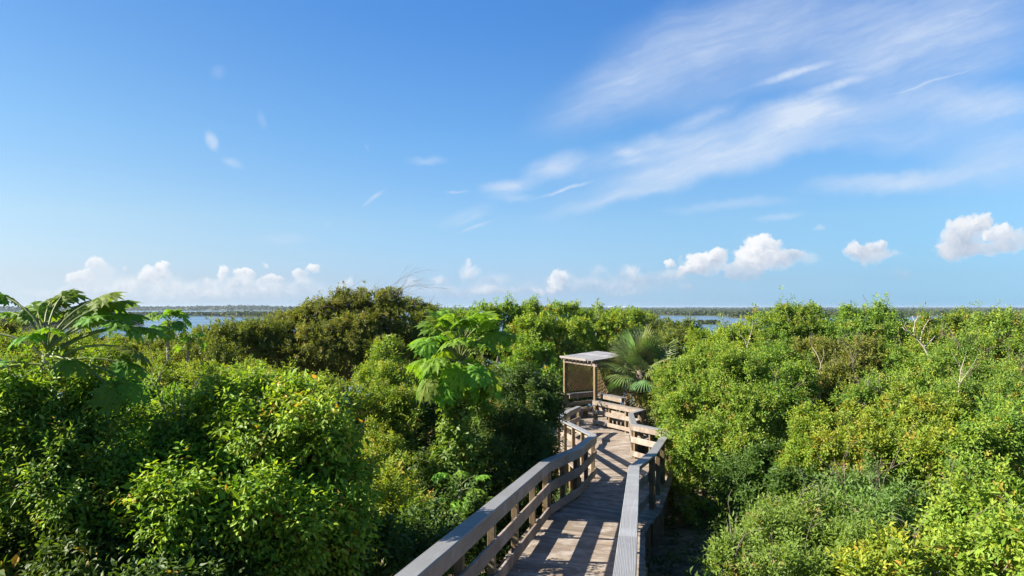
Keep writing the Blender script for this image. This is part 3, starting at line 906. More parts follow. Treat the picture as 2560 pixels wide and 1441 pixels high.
def leaf_geo(P, A, Nn, L, Wd, near):
    """Leaf blades: P base, A axis, Nn face normal, L length, Wd half width. Returns verts, sizes, idx."""
    S = unit(np.cross(A, Nn)); Nn = np.cross(S, A)
    L = L[:, None]; w = Wd[:, None]
    n = len(P)
    if near:
        m1 = P + A * L * .32 - Nn * L * .02
        m2 = P + A * L * .68 - Nn * L * .07
        tp = P + A * L * .98 - Nn * L * .20
        r1 = m1 + S * w + Nn * w * .32; l1 = m1 - S * w + Nn * w * .32
        r2 = m2 + S * w * .74 + Nn * w * .22; l2 = m2 - S * w * .74 + Nn * w * .22
        V = np.stack([P, r1, r2, tp, l2, l1, m1, m2], 1).reshape(-1, 3)
        base = (np.arange(n) * 8)[:, None]
        idx = (base + np.array([0, 1, 2, 3, 7, 6, 0, 6, 7, 3, 4, 5])).ravel()
        return V, np.full(2 * n, 6), idx, 8
    mid = P + A * L * .45
    r = mid + S * w + Nn * w * .3; l = mid - S * w + Nn * w * .3
    tp = P + A * L - Nn * L * .12
    V = np.stack([P, r, tp, l], 1).reshape(-1, 3)
    base = (np.arange(n) * 4)[:, None]
    idx = (base + np.array([0, 1, 2, 0, 2, 3])).ravel()
    return V, np.full(2 * n, 3), idx, 4


def make_leaves(pos, out, spec, leaf_len, near, young_mask=None, shoot=None, kshoot=None):
    """Leafy shoots at pos, growing along out."""
    Ls, wr, sl, k, droop, tints, young, accent, acs, ysh, mat = SPEC[spec]
    kk = kshoot or k
    sl = sl * (leaf_len / Ls) ** .5 if shoot is None else shoot
    n = len(pos)
    ax = unit(out + UP * .45 + RNG.normal(size=(n, 3)) * .45)
    ref = unit(np.cross(ax, RNG.normal(size=(n, 3)))); bi = np.cross(ax, ref)
    t = np.linspace(.1, 1, kk)[None, :] + RNG.uniform(-.05, .05, (n, kk))
    ph = np.arange(kk)[None, :] * 2.4 + RNG.uniform(0, 6.28, (n, 1))
    rad = ref[:, None] * np.cos(ph)[..., None] + bi[:, None] * np.sin(ph)[..., None]
    sag = -UP * (t ** 2)[..., None] * sl * .35 * droop * 2
    P = pos[:, None] + ax[:, None] * (t * sl)[..., None] + sag + rad * .01
    A = unit(rad * (1.05 - .55 * t)[..., None] + ax[:, None] * (.35 + .5 * t)[..., None] - UP * droop + RNG.normal(size=(n, kk, 3)) * .18)
    Nn = UP * .5 + np.array(SUN_DIR) * .5 + out[:, None] * .4 + RNG.normal(size=(n, kk, 3)) * .38
    Nn = unit(Nn - A * (Nn * A).sum(-1, keepdims=True))
    L = leaf_len * RNG.uniform(.7, 1.25, (n, kk)) * (1.0 - .25 * (t > .85))
    T = np.array(tints)[RNG.integers(0, len(tints), n)]
    T = T[:, None] * RNG.uniform(.78, 1.22, (n, kk, 1))
    ym = RNG.random(n) < (ysh if young_mask is None else young_mask)
    yf = (ym[:, None] * np.clip(t * 1.1 - .1, 0, 1) * RNG.uniform(.5, 1, (n, kk)))[..., None]
    T = T * (1 - yf) + np.array(young) * yf
    am = ((RNG.random(n) < acs)[:, None] * (RNG.random((n, kk)) < .75))[..., None] * RNG.uniform(.4, 1, (n, kk, 1))
    T = T * (1 - am) + np.array(accent) * am
    f = lambda a: a.reshape(-1, a.shape[-1]) if a.ndim == 3 else a.ravel()
    return f(P), f(A), f(Nn), f(L), f(L) * wr * .5, f(T)


def crown_mesh(name, lobes, spec, parent, d, cover=1.75, low=-.55, leaf=None, wts=None, inner=.16, sun_bias=True):
    """lobes: (n,6) centre + radii, in the parent's space."""
    lobes = np.asarray(lobes, float)
    Ls, wr, sl, k, droop, tints, young, accent, acs, ysh, mat = SPEC[spec]
    ll = leaf or max(Ls, .0043 * d)
    near = d < 11
    rm = lobes[:, 3:].mean(1)
    area = 4 * math.pi * rm ** 2 * .55 * (np.ones(len(lobes)) if wts is None else wts)
    leaf_area = ll * ll * wr * .55
    n_leaf = cover * area.sum() / leaf_area
    n_shoot = int(n_leaf / k * 1.25) + 4
    per = 24
    nc = n_shoot // per + 2
    li = RNG.choice(len(lobes), nc, p=area / area.sum())
    dr = unit(RNG.normal(size=(nc, 3)))
    flip = dr[:, 2] < low
    dr[flip, 2] *= -1
    rr = np.clip(RNG.normal(.97, .13, nc), .6, 1.05 if spec == 'oak' else 1.16)
    cen = lobes[li, :3] + dr * lobes[li, 3:] * rr[:, None]
    # drop tufts buried in a neighbouring lobe
    q = (cen[:, None] - lobes[None, :, :3]) / lobes[None, :, 3:]
    dd = np.linalg.norm(q, axis=2); dd[np.arange(nc), li] = 9
    keep = dd.min(1) > .80
    cen, dr, li = cen[keep], dr[keep], li[keep]
    nc = len(cen)
    out = unit(dr / lobes[li, 3:] * rm[li][:, None])
    ci = np.repeat(np.arange(nc), per)
    cr = np.clip(rm[li] * .27, ll * 1.3, .50)[ci][:, None]
    off = RNG.normal(size=(len(ci), 3)) * cr * .62
    pos = cen[ci] + off + out[ci] * (cr * .25 - np.abs(RNG.normal(size=(len(ci), 1))) * cr * .5)
    # some tufts are upright leaders that stand clear of the outline
    sp = (RNG.random(nc) < (.0 if spec == 'oak' else .04 if d > 30 else .16)) & (dr[:, 2] > .05)
    spm = sp[ci][:, None]
    up = np.abs(RNG.normal(size=(len(ci), 1))) * cr * 1.5
    lead = cen[ci] + off * np.array([.38, .38, .3]) + (UP * .9 + out[ci] * .35) * up
    pos = np.where(spm, lead, pos)
    so = unit(out[ci] * .8 + off / (cr + 1e-6) * .7)
    ymask = None
    a1 = make_leaves(pos, so, spec, ll, near)
    # the shaded inside of the crown: fewer, larger leaves that close it up
    ni = int(n_shoot * inner)
    l2 = RNG.choice(len(lobes), ni, p=area / area.sum())
    d2 = unit(RNG.normal(size=(ni, 3)))
    p2 = lobes[l2, :3] + d2 * lobes[l2, 3:] * RNG.uniform(.35, .86, (ni, 1))
    a2 = make_leaves(p2, d2, spec, ll * 1.7, False, young_mask=.05)
    V1, s1, i1, m1 = leaf_geo(*a1[:5], near)
    V2, s2, i2, m2 = leaf_geo(*a2[:5], False)
    V = np.concatenate([V1, V2]); sizes = np.concatenate([s1, s2]); idx = np.concatenate([i1, i2 + len(V1)])
    tint = np.concatenate([np.repeat(a1[5], m1, 0), np.repeat(a2[5], m2, 0)])
    tint = tint * np.array([RNG.uniform(.96, 1.22), RNG.uniform(.98, 1.12), RNG.uniform(.8, 1.15)])
    TOTAL[0] += len(a1[0]) + len(a2[0])
    return fast_mesh(name, V, sizes, idx, M[mat], parent, tint=tint)


def limb(tb, a, b, r0, r1, wob=.12, n=5, k=5):
    a = np.asarray(a, float); b = np.asarray(b, float)
    L = np.linalg.norm(b - a)
    t = np.linspace(0, 1, n)[:, None]
    w = RNG.normal(size=(n, 3)) * wob * L * .35; w[0] = 0; w[-1] *= .4
    pts = a + (b - a) * t + w
    tb.tube(pts, r0 + (r1 - r0) * t[:, 0], k)
    return pts


def branch(tb, p, d, L, r, depth, spread=.55, k=4, bend=None):
    """A bare forking branch."""
    p = np.asarray(p, float); d = unit(np.asarray(d, float))
    n = 4
    pts = [p]
    dd = d
    for i in range(n):
        dd = unit(dd + RNG.normal(size=3) * .16 + (bend if bend is not None else 0))
        pts.append(pts[-1] + dd * L / n)
    tb.tube(pts, np.linspace(r, r * .62, n + 1), k)
    if depth > 0:
        for j in range(RNG.integers(2, 4)):
            s = RNG.integers(2, n + 1)
            nd = unit(dd + RNG.normal(size=3) * spread)
            branch(tb, pts[s], nd, L * RNG.uniform(.45, .75), r * .55, depth - 1, spread, k, bend)


def plant(name, cat, label, lobes_px, spec, group=None, cover=1.75, skirt=True, sub=0, stems=2, twigs=0, bark='bark', leaf=None, low=-.55):
    """One shrub or tree from its visible billows (px, row, distance, half width px, half height px)."""
    L = []
    for e in lobes_px:
        px, py, d, rx = e[:4]; ry = e[4] if len(e) > 4 else rx
        c = at(px, py, d); s = d / F
        L.append((c.x, c.y, c.z, .83 * rx * s, .83 * (rx * .6 + ry * .4) * s, .88 * ry * s))
    L = np.array(L); d = float(np.mean([e[2] for e in lobes_px]))
    cx, cy = L[:, 0].mean(), L[:, 1].mean()
    gz = float(ground_z(cx, cy))
    root = empty(name, (cx, cy, gz))
    tag(root, label, cat, group)
    L[:, :3] -= (cx, cy, gz)
    lob = [tuple(x) for x in L]; w = [1.0] * len(L)
    # smaller billows breaking up the outline
    for x in L:
        for j in range(sub if sub else 5):
            u_ = unit(RNG.normal(size=3)); u_[2] = abs(u_[2]) * .9 if RNG.random() < .75 else u_[2]
            f = RNG.uniform(.24, .42)
            lob.append((*(x[:3] + u_ * x[3:] * RNG.uniform(.66, .86)), *(x[3:] * f))); w.append(1.1)
    if skirt:
        for x in L:
            z = x[2] - x[5] * .9; r = x[3:].copy() * .92
            while z - r[2] * .3 > .05:
                z2 = max(z, r[2] * .5)
                lob.append((x[0] + RNG.normal() * r[0] * .15, x[1] + RNG.normal() * .1 + .38 * r[1], z2, *(r * RNG.uniform(.7, .92)))); w.append(.55)
                z -= r[2] * 1.15
                if len(lob) > 160: break
    crown_mesh('crown', lob, spec, root, d, cover, leaf=leaf, wts=np.array(w), low=low)
    tb = TB()
    ns = max(1, stems)
    order = RNG.permutation(len(L))
    for s in range(ns):
        b0 = np.array([RNG.normal() * .15, RNG.normal() * .15, -.25])
        for i in order[s::ns][:5]:
            x = L[i]
            fork = b0 * .5 + x[:3] * .5 + np.array([0, 0, -.15 * x[2]])
            rad = .018 + .012 * x[2]
            limb(tb, b0, fork, rad, rad * .75)
            p = limb(tb, fork, x[:3], rad * .75, rad * .4)
            for j in range(4):
                u_ = unit(RNG.normal(size=3) + np.array([0, 0, .6]))
                limb(tb, x[:3], x[:3] + u_ * x[3:] * RNG.uniform(.75, .98), rad * .35, .005, .1, 4, 4)
    for j in range(int(twigs * .55 + .5)):
        x = L[RNG.integers(0, len(L))]
        u_ = unit(np.array([RNG.normal() * .7, -abs(RNG.normal()) * .4, abs(RNG.normal()) + .7]))
        p = x[:3] + u_ * x[3:] * .35
        branch(tb, p, u_ + np.array([0, 0, .7]), float(x[5]) * .5 + RNG.uniform(.15, .45), .0035 + .00035 * d, 1, .4)
    tb.build('trunk', M[bark], root)
    return root


# ---- far to near, each with the billows the photo shows
WIND = []
def P(*a, **k): return plant(*a, **k)

P('oak_tree', 'tree', 'low olive oak scrub behind the large papaya at the left edge', [(30, 850, 32, 60, 40), (110, 868, 30, 60, 40), (200, 872, 29, 60, 36)], 'oak', skirt=False)
P('oak_tree', 'tree', 'dark oak crown rising into the lagoon view just left of the small papaya', [(300, 888, 28, 62, 42), (365, 892, 27, 60, 42), (255, 896, 28, 50, 38)], 'oak', skirt=False)
P('shrub', 'shrub', 'sunlit yellow green shrub below the stalks of the large papaya', [(60, 905, 20, 80, 60), (170, 900, 20, 80, 55), (20, 960, 16, 60, 60), (260, 925, 19, 70, 50)], 'yaupon')
P('oak_tree', 'tree', 'olive oak slope between the small papaya and the windswept mound', [(450, 886, 27.00, 80, 55), (530, 878, 27.00, 80, 58), (600, 866, 28.00, 80, 58), (660, 850, 29.00, 70, 50), (420, 924, 25.00, 80, 60), (520, 924, 25.00, 90, 60)], 'oak', skirt=False, twigs=6)

# the windswept mound on the skyline, its twigs combed to the right
mound = P('windswept_oak', 'tree', 'large windswept oak mound with bare twigs standing above the skyline', [(690, 848, 31, 66, 56), (750, 826, 31, 66, 58), (815, 800, 31, 70, 58), (880, 780, 31, 66, 54), (935, 762, 31, 54, 44), (968, 752, 31, 34, 28), (700, 905, 29, 90, 50), (800, 880, 29, 95, 62), (900, 850, 29.5, 84, 60), (970, 805, 30.5, 52, 46), (630, 866, 30, 66, 50)], 'oak', skirt=False, twigs=0, stems=3)
tw = TB()
for px, py, n_ in ((690, 800, 1), (740, 768, 2), (780, 755, 2), (830, 745, 3), (870, 735, 3), (905, 728, 3), (940, 728, 4), (962, 726, 4), (975, 738, 2)):
    for j in range(n_):
        p = at(px + RNG.normal() * 10, py + 24 + RNG.normal() * 4, 31 + RNG.normal() * .4) - mound.location
        limb(tw, (.0, .2, 2.0), np.array(p) - np.array([.3, 0, .4]), .02, .008, .08, 4, 4)
        big = 1.35 if px > 930 else 1.0
        branch(tw, np.array(p) - np.array([.3, 0, .4]), np.array([.75 + RNG.normal() * .25, RNG.normal() * .2, .75 + RNG.normal() * .2]), RNG.uniform(.7, 1.15) * big + .55, .007, 2 if px > 930 else 1, .28, 4, np.array([.05, 0, -.02]))
tw.build('bare_twigs', M['twig'], mound)
P('oak_tree', 'tree', 'dark oak shoulder to the right of the windswept mound, behind the central papaya', [(1012, 796, 33, 54, 46), (1062, 808, 33, 54, 46), (1000, 860, 31, 70, 55), (1080, 870, 32, 70, 55), (1120, 830, 35, 46, 40), (950, 900, 29, 70, 50)], 'oak', skirt=False, twigs=9)
P('oak_tree', 'tree', 'yellowish oak crown on the skyline directly behind the central papaya', [(1150, 812, 40, 50, 38), (1205, 806, 41, 50, 36), (1265, 806, 42, 52, 38), (1190, 850, 38, 70, 50)], 'yaupon', skirt=False, leaf=.17)
P('oak_tree', 'tree', 'bright rounded green crown on the skyline left of the shelter', [(1320, 806, 42, 56, 40), (1385, 800, 42, 58, 38), (1430, 805, 43, 50, 38), (1340, 850, 39, 70, 50), (1430, 850, 39, 60, 46)], 'yaupon', skirt=False, leaf=.17)
P('oak_tree', 'tree', 'bright green crown on the skyline directly above the palm', [(1490, 812, 44, 52, 38), (1550, 810, 45, 54, 34), (1610, 816, 46, 46, 32), (1530, 850, 42, 80, 50)], 'yaupon', skirt=False, leaf=.17)
P('oak_tree', 'tree', 'dull olive oak crown dipping below the inlet to the right of the palm', [(1665, 830, 44, 50, 34), (1720, 845, 42, 50, 34), (1640, 870, 38, 50, 40), (1700, 880, 36, 60, 40)], 'oak', skirt=False, twigs=5, leaf=.17)
P('shrub', 'shrub', 'yellow green shrub against the left post of the shelter', [(1350, 905, 37, 50, 36), (1395, 935, 36, 34, 36), (1300, 905, 36, 50, 40), (1370, 950, 34.6, 36, 30), (1280, 950, 30, 60, 50)], 'yaupon')
P('shrub', 'shrub', 'green thicket seen through the lattice behind the shelter', [(1450, 935, 39, 50, 44), (1520, 935, 39, 60, 44), (1480, 985, 37.5, 80, 44), (1570, 960, 38, 50, 50), (1420, 975, 38, 50, 50)], 'yaupon')
P('shrub', 'shrub', 'olive shrub close behind the right side of the palm', [(1690, 935, 30, 50, 50), (1640, 930, 33, 50, 60), (1720, 900, 30, 50, 36), (1660, 1000, 29, 40, 50)], 'oak')

# right-hand bank
P('oak_tree', 'tree', 'yellow green oak crown at the right end of the inlet view', [(1770, 872, 27, 60, 44), (1830, 862, 26, 56, 44), (1880, 850, 26, 46, 42), (1800, 915, 24, 80, 50)], 'yaupon', skirt=False, twigs=14)
P('oak_tree', 'tree', 'dark crested oak crown on the skyline, left of two on the right bank', [(1930, 818, 25, 46, 40), (1975, 806, 25, 40, 34), (2030, 812, 25, 44, 36), (1960, 856, 24, 70, 48), (2050, 856, 24, 60, 46)], 'bay', skirt=False, twigs=14)
P('oak_tree', 'tree', 'rounded green oak crown on the skyline, right of two on the right bank', [(2110, 826, 24, 46, 40), (2160, 811, 24, 44, 38), (2205, 814, 24, 42, 38), (2150, 856, 23, 70, 46), (2240, 848, 23, 46, 40)], 'bay', skirt=False, twigs=8)
P('oak_tree', 'tree', 'oak crown on the skyline behind the bleached dead branch', [(2290, 846, 23, 54, 40), (2350, 842, 22, 54, 42), (2410, 832, 22, 52, 42), (2330, 896, 21, 80, 50)], 'bay', skirt=False, twigs=16)
P('oak_tree', 'tree', 'shadowy oak crown at the right edge of the skyline', [(2480, 846, 20, 62, 46), (2545, 841, 19, 56, 50), (2500, 906, 19, 80, 60), (2590, 906, 18, 60, 70)], 'bay', skirt=False, twigs=16)
P('shrub', 'shrub', 'big sunlit yellow green shrub beside the handrail bend, right of the palm', [(1700, 960, 19, 60, 60), (1770, 925, 19, 70, 52), (1850, 960, 18, 74, 66), (1760, 1020, 17.5, 90, 80), (1700, 1060, 17.5, 50, 60), (1850, 1060, 16.5, 80, 80), (1780, 1120, 16, 80, 70), (1860, 1150, 15.5, 60, 60)], 'yaupon', twigs=8)
P('shrub', 'shrub', 'brownish vine tangled shrub in the middle of the right bank', [(2090, 905, 20, 70, 50), (2160, 915, 19.5, 70, 56), (2110, 960, 18.5, 80, 50), (2030, 900, 21, 56, 46)], 'oak', twigs=34)
P('shrub', 'shrub', 'leafy green shrub left of the brownish vine tangle', [(1950, 915, 20, 60, 50), (1900, 930, 19, 50, 50), (1980, 975, 18, 66, 56), (1930, 1030, 17, 60, 60)], 'bay', twigs=6)
P('shrub', 'shrub', 'dark leafy shrub below the bleached dead branch', [(2250, 930, 19, 66, 56), (2320, 960, 18, 70, 60), (2240, 1000, 17.5, 80, 50), (2160, 1010, 17, 70, 40)], 'bay', twigs=12)
P('shrub', 'shrub', 'shaded shrub with pale bare stems near the right edge', [(2410, 930, 17.5, 66, 70), (2480, 980, 16.5, 76, 60), (2390, 1010, 16, 60, 50), (2560, 990, 15, 60, 80)], 'bay', twigs=34)
P('shrub', 'shrub', 'slim pointed shrub standing in front of the big sunlit shrub', [(2030, 1060, 13.2, 34, 40), (2035, 1110, 13, 48, 56), (2020, 1170, 12.6, 56, 60)], 'yaupon')
P('shrub', 'shrub', 'middle one of the rounded shrubs in the row on the right slope', [(2130, 1080, 12.8, 54, 56), (2120, 1140, 12.2, 62, 60), (2170, 1130, 12, 50, 50)], 'yaupon')
P('shrub', 'shrub', 'tall feathery topped shrub in the row on the right slope', [(2245, 1030, 12.6, 46, 40), (2240, 1080, 12.4, 64, 60), (2260, 1150, 11.8, 70, 60)], 'yaupon', twigs=5)
P('shrub', 'shrub', 'bushy yellow tipped shrub in the row under the pale stems', [(2340, 1060, 12, 62, 52), (2390, 1090, 11.6, 60, 60), (2340, 1140, 11.2, 66, 56)], 'yaupon')
P('shrub', 'shrub', 'loose shrub with long leaves at the right edge above the bright corner shrub', [(2480, 1060, 11.4, 70, 60), (2540, 1120, 10.6, 66, 80), (2450, 1140, 10.6, 60, 60), (2440, 1220, 9.8, 66, 60)], 'bay', twigs=5)
P('shrub', 'shrub', 'dark green shrub filling the hollow below the big sunlit shrub', [(1850, 1220, 14, 66, 60), (1930, 1190, 13.4, 66, 60), (1990, 1240, 12, 60, 56), (1900, 1270, 12.5, 60, 50)], 'shade_tinted')
P('shrub', 'shrub', 'fine leaved shrub with rusty tips in the lower right', [(2120, 1255, 9.4, 66, 44), (2200, 1265, 9.2, 72, 52), (2270, 1290, 9, 56, 52), (2190, 1330, 8.6, 80, 50)], 'pale', twigs=26, low=-.2)
P('shrub', 'shrub', 'broad pale green shrub in front of the rusty tipped one', [(1970, 1320, 8.8, 80, 50), (2060, 1310, 8.8, 66, 50), (1900, 1370, 8.3, 76, 60), (2020, 1390, 8, 90, 64), (2120, 1400, 7.8, 86, 60), (1840, 1430, 8, 56, 50), (1960, 1460, 7.4, 100, 56)], 'pale', twigs=14)
P('shrub', 'shrub', 'low leafy shrub along the bottom edge, right of the pale shrub', [(2220, 1420, 7.4, 84, 46), (2310, 1440, 7, 84, 50), (2210, 1480, 6.8, 100, 50)], 'yaupon', twigs=8)
P('shrub', 'shrub', 'bright yellow green shrub in the lower right corner', [(2400, 1340, 8, 70, 60), (2470, 1300, 7.8, 66, 66), (2540, 1280, 7.4, 66, 66), (2440, 1410, 7.2, 90, 70), (2550, 1390, 6.8, 90, 80)], 'yaupon', twigs=8)

# centre, left of the boardwalk
P('shrub', 'shrub', 'column shaped yellow green shrub left of the central papaya', [(965, 885, 16.6, 30, 34), (962, 925, 16.4, 46, 44), (945, 980, 15.8, 60, 56), (1005, 970, 15.8, 50, 50), (930, 1050, 15, 66, 66), (1000, 1050, 15, 56, 60)], 'yaupon')
P('shrub', 'shrub', 'dark shaded shrub between the central papaya and the boardwalk', [(1270, 1000, 16, 70, 60), (1330, 985, 16.5, 56, 56), (1345, 1050, 15.4, 46, 66), (1260, 1090, 14.6, 80, 80), (1320, 1130, 14.4, 66, 80), (1220, 1170, 13.6, 60, 70), (1300, 1220, 13.4, 70, 60), (1368, 1010, 17, 26, 40)], 'shade_tinted', cover=2.4)
P('shrub', 'shrub', 'dark shrub in the hollow behind the vine covered papaya trunk', [(1060, 1040, 15.6, 56, 60), (1060, 1130, 14.6, 60, 70), (1090, 1210, 13.6, 66, 60), (1180, 1060, 15.4, 50, 70)], 'shade_tinted')
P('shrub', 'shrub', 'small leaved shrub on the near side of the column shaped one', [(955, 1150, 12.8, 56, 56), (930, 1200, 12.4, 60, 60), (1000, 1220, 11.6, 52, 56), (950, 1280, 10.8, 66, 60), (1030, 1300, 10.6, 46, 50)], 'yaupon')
P('shrub', 'shrub', 'dark understorey shrub beside the lower left handrail', [(1080, 1310, 9.6, 70, 50), (1170, 1330, 10, 60, 40), (1010, 1370, 8.6, 76, 56), (1090, 1390, 8.4, 60, 40), (930, 1390, 7.8, 66, 60)], 'shade_tinted')
P('shrub', 'shrub', 'yellow green shrub behind the crest of the vine draped bank', [(430, 960, 17, 66, 40), (520, 965, 16.4, 70, 40), (610, 960, 16, 70, 44), (350, 975, 16, 60, 44), (690, 985, 15, 60, 46), (770, 1000, 14.6, 60, 46), (850, 1010, 14.4, 60, 50)], 'yaupon')
P('shrub', 'shrub', 'leafy shrub under the drooping leaves of the large papaya', [(50, 1030, 7.0, 86, 56), (150, 1025, 7.1, 84, 56), (245, 1030, 7.3, 76, 50)], 'bay')
P('shrub', 'shrub', 'glossy leaved shrub at the left edge below the large papaya', [(50, 1130, 6.9, 90, 66), (160, 1130, 6.9, 90, 66), (60, 1230, 6.8, 96, 80), (190, 1230, 6.7, 90, 70)], 'bay', cover=2.3)
P('shrub', 'shrub', 'twiggy sunlit shrub in the middle of the vine draped bank', [(300, 1058, 8.77, 80, 56), (390, 1048, 8.94, 76, 50), (470, 1048, 8.60, 66, 56), (300, 1128, 7.91, 90, 60), (420, 1128, 7.74, 80, 66)], 'bay', twigs=22)
P('vine_draped_shrub', 'shrub', 'tall shrub draped in large drooping vine leaves, crest of the left bank', [(560, 1052, 7.96, 80, 60), (650, 1012, 8.12, 70, 50), (730, 1017, 8.12, 70, 52), (800, 1052, 7.96, 62, 60), (620, 1102, 7.47, 90, 70), (730, 1102, 7.47, 86, 76), (820, 1132, 7.47, 70, 76)], 'vine', cover=2.4)
P('vine_draped_shrub', 'shrub', 'vine hung shrub with orange tinted hanging sprays, left of centre bottom', [(460, 1160, 7.79, 86, 66), (380, 1200, 7.41, 90, 76), (520, 1220, 7.41, 90, 80), (330, 1290, 6.84, 100, 80), (450, 1300, 6.65, 96, 80)], 'vine', cover=2.3, twigs=4)
P('vine_draped_shrub', 'shrub', 'shadowy vine covered shrub below the crest of the left bank', [(640, 1180, 7.39, 90, 70), (740, 1190, 7.57, 90, 80), (840, 1220, 7.74, 80, 80), (620, 1290, 6.69, 96, 80), (740, 1310, 6.86, 96, 80), (850, 1330, 7.22, 84, 80)], 'vine', cover=2.2)
P('shrub', 'shrub', 'dark shrub in the bottom left corner', [(60, 1330, 7.2, 110, 80), (190, 1330, 7.0, 100, 80), (80, 1430, 6.6, 120, 70), (230, 1420, 6.4, 110, 70)], 'shade_tinted', cover=2.3)
P('shrub', 'shrub', 'dark shrub along the bottom edge under the hanging vines', [(380, 1400, 6.6, 110, 70), (520, 1400, 6.8, 110, 76), (660, 1410, 7.0, 110, 76), (800, 1430, 7.2, 100, 70), (450, 1480, 6.2, 140, 60), (880, 1460, 7.2, 70, 60)], 'shade_tinted', cover=2.2)

# thicket beyond the first crowns and beside the lookout (mostly hidden)
fill = [(950, 868, 36, 120), (1950, 950, 30, 130), (2150, 955, 28, 130), (2350, 960, 26, 130), (1850, 985, 24, 110), (900, 905, 45, 150), (1090, 890, 44, 150), (1000, 930, 36, 150), (1130, 940, 30, 130), (120, 930, 38, 150), (330, 935, 40, 150), (560, 930, 40, 150), (780, 900, 38, 150), (1000, 880, 42, 140), (1180, 870, 48, 150), (1360, 860, 50, 150), (1560, 872, 52, 150), (1760, 915, 36, 140), (1880, 880, 36, 130), (2040, 870, 34, 150), (2240, 870, 33, 150), (2440, 880, 31, 150), (2600, 880, 28, 150), (240, 915, 52, 120), (480, 925, 56, 130), (700, 900, 56, 140), (1680, 920, 60, 130)]
proto = None
for px, py, d, wpx in fill:
    lab = 'distant thicket crown closing the gap behind the nearer trees'
    if proto is None:
        proto = P('thicket_tree', 'tree', lab, [(px, py, d, 90, 60), (px + 80, py + 10, d + 1, 80, 56), (px - 70, py + 14, d + .5, 80, 50)], 'oak', group='crowns at the back of the thicket', skirt=False, leaf=.19)
        p0 = (px, d); base_h = at(px, py, d).z - proto.location.z
        continue
    c = proto.copy(); C.objects.link(c)
    a_, b_ = ray(px, py); gz = float(ground_z(a_ * d, d))
    s = d / p0[1] * wpx / 150.0
    z_top = CZ + b_ * d
    c.location = (a_ * d, d, z_top - base_h * s); c.scale = (s, s, s); c.rotation_euler = (0, 0, RNG.uniform(0, 6.28))
    for ch in proto.children:
        k_ = ch.copy(); C.objects.link(k_); k_.parent = c
side = [((13.5, 11.5), 2.0, 'bay', 'shrub beyond the right edge of the view, nearer one'), ((18.0, 18.0), 2.6, 'bay', 'shrub beyond the right edge of the view, farther one'), ((9.5, 6.8), 1.6, 'yaupon', 'yellow green shrub below the lookout, beyond the right edge'), ((-7.6, 4.2), 2.1, 'bay', 'tall shrub just outside the left edge of the view'), ((-5.2, 2.6), 1.6, 'bay', 'shrub close below the lookout on the left'), ((7.5, 3.0), 1.5, 'yaupon', 'shrub close below the lookout on the right'), ((-10.5, 10.0), 2.2, 'bay', 'shrub left of the large papaya, outside the view')]
for (x, y), r, sp, lab in side:
    px = 1280 + x / y * F
    z = CZ - 1.9
    py = HOR + 1.9 / y * F
    P('shrub', 'shrub', lab, [(px, py, y, r / y * F, r * .8 / y * F)], sp, sub=9)

# ------------------------------------------------------------------ papayas
def papaya_blade(nl=9, seed=0):
    """Deeply cut palmate blade of about unit radius in the XY plane, stalk joint at the origin, tip along +X."""
    rg = np.random.default_rng(seed)
    V, Fc = [], []
    def put(x, y, h=0.0):
        r = math.hypot(x, y)
        V.append((x, y, -.30 * r * r + h)); return len(V) - 1
    c = put(0, 0, .02)
    for i in range(nl):
        f = i / (nl - 1) * 2 - 1
        th = f * R(148)
        Ln = (1.0 - .42 * abs(f) ** 1.4) * rg.uniform(.92, 1.08)
        hw = .128 + .025 * (1 - abs(f))
        dx, dy = math.cos(th), math.sin(th); nx, ny = -dy, dx
        def q(t, s, h=0.0): return put(dx * t * Ln + nx * s, dy * t * Ln + ny * s, h)
        sp = [c, q(.30, 0, -.015), q(.55, 0, -.02), q(.78, 0, -.02), q(1.0, 0, -.05)]
        for sg in (1, -1):
            e0 = q(.26, sg * hw * .75, .02)
            e1 = q(.44, sg * hw * .70, .03); t1 = q(.60, sg * hw * 2.05, .0)
            e2 = q(.58, sg * hw * .95, .02); t2 = q(.82, sg * hw * 1.35, -.02)
            e3 = q(.80, sg * hw * .45, .0)
            rows = [(sp[0], sp[1], e0), (sp[1], sp[2], e1, e0), (sp[2], e2, t1, e1), (sp[2], sp[3], e3, t2, e2), (sp[3], sp[4], e3)]
            for r_ in rows: Fc.append(r_ if sg > 0 else tuple(reversed(r_)))
    return np.array(V), Fc


BLADES = [papaya_blade(9, s) for s in (1, 2, 3)]


def papaya_leaf_mesh(stalk, blade, droop, curl, variant, tint, sag=.25):
    """Stalk along +X from the origin, arching, blade hung at its end."""
    V0, F0 = BLADES[variant % 3]
    n = 7
    t = np.linspace(0, 1, n)
    pts = np.stack([t * stalk, 0 * t, stalk * (.10 * np.sin(t * 3.0) - sag * t ** 2)], 1)
    tv, tz, ti = tube_arrays(pts, np.linspace(.013, .007, n) * (stalk / .9 + .3), 6)
    end = pts[-1]
    B = V0.copy()
    B[:, 2] -= curl * (B[:, 1] ** 2) * .7
    B += RNG.normal(size=B.shape) * .012
    ca, sa_ = math.cos(droop), math.sin(droop)
    X = B[:, 0] * ca + B[:, 2] * sa_; Z = -B[:, 0] * sa_ + B[:, 2] * ca
    B = np.stack([X, B[:, 1], Z], 1) * blade + end
    V = np.concatenate([tv, B])
    sizes = list(tz) + [len(f) for f in F0]
    idx = list(ti) + [i + len(tv) for f in F0 for i in f]
    mi = [0] * len(tz) + [1] * len(F0)
    col = np.tile(np.array(tint), (len(V), 1)) * RNG.uniform(.9, 1.1, (len(V), 1))
    return V, sizes, idx, mi, col


PAP = (.15, .285, .03)


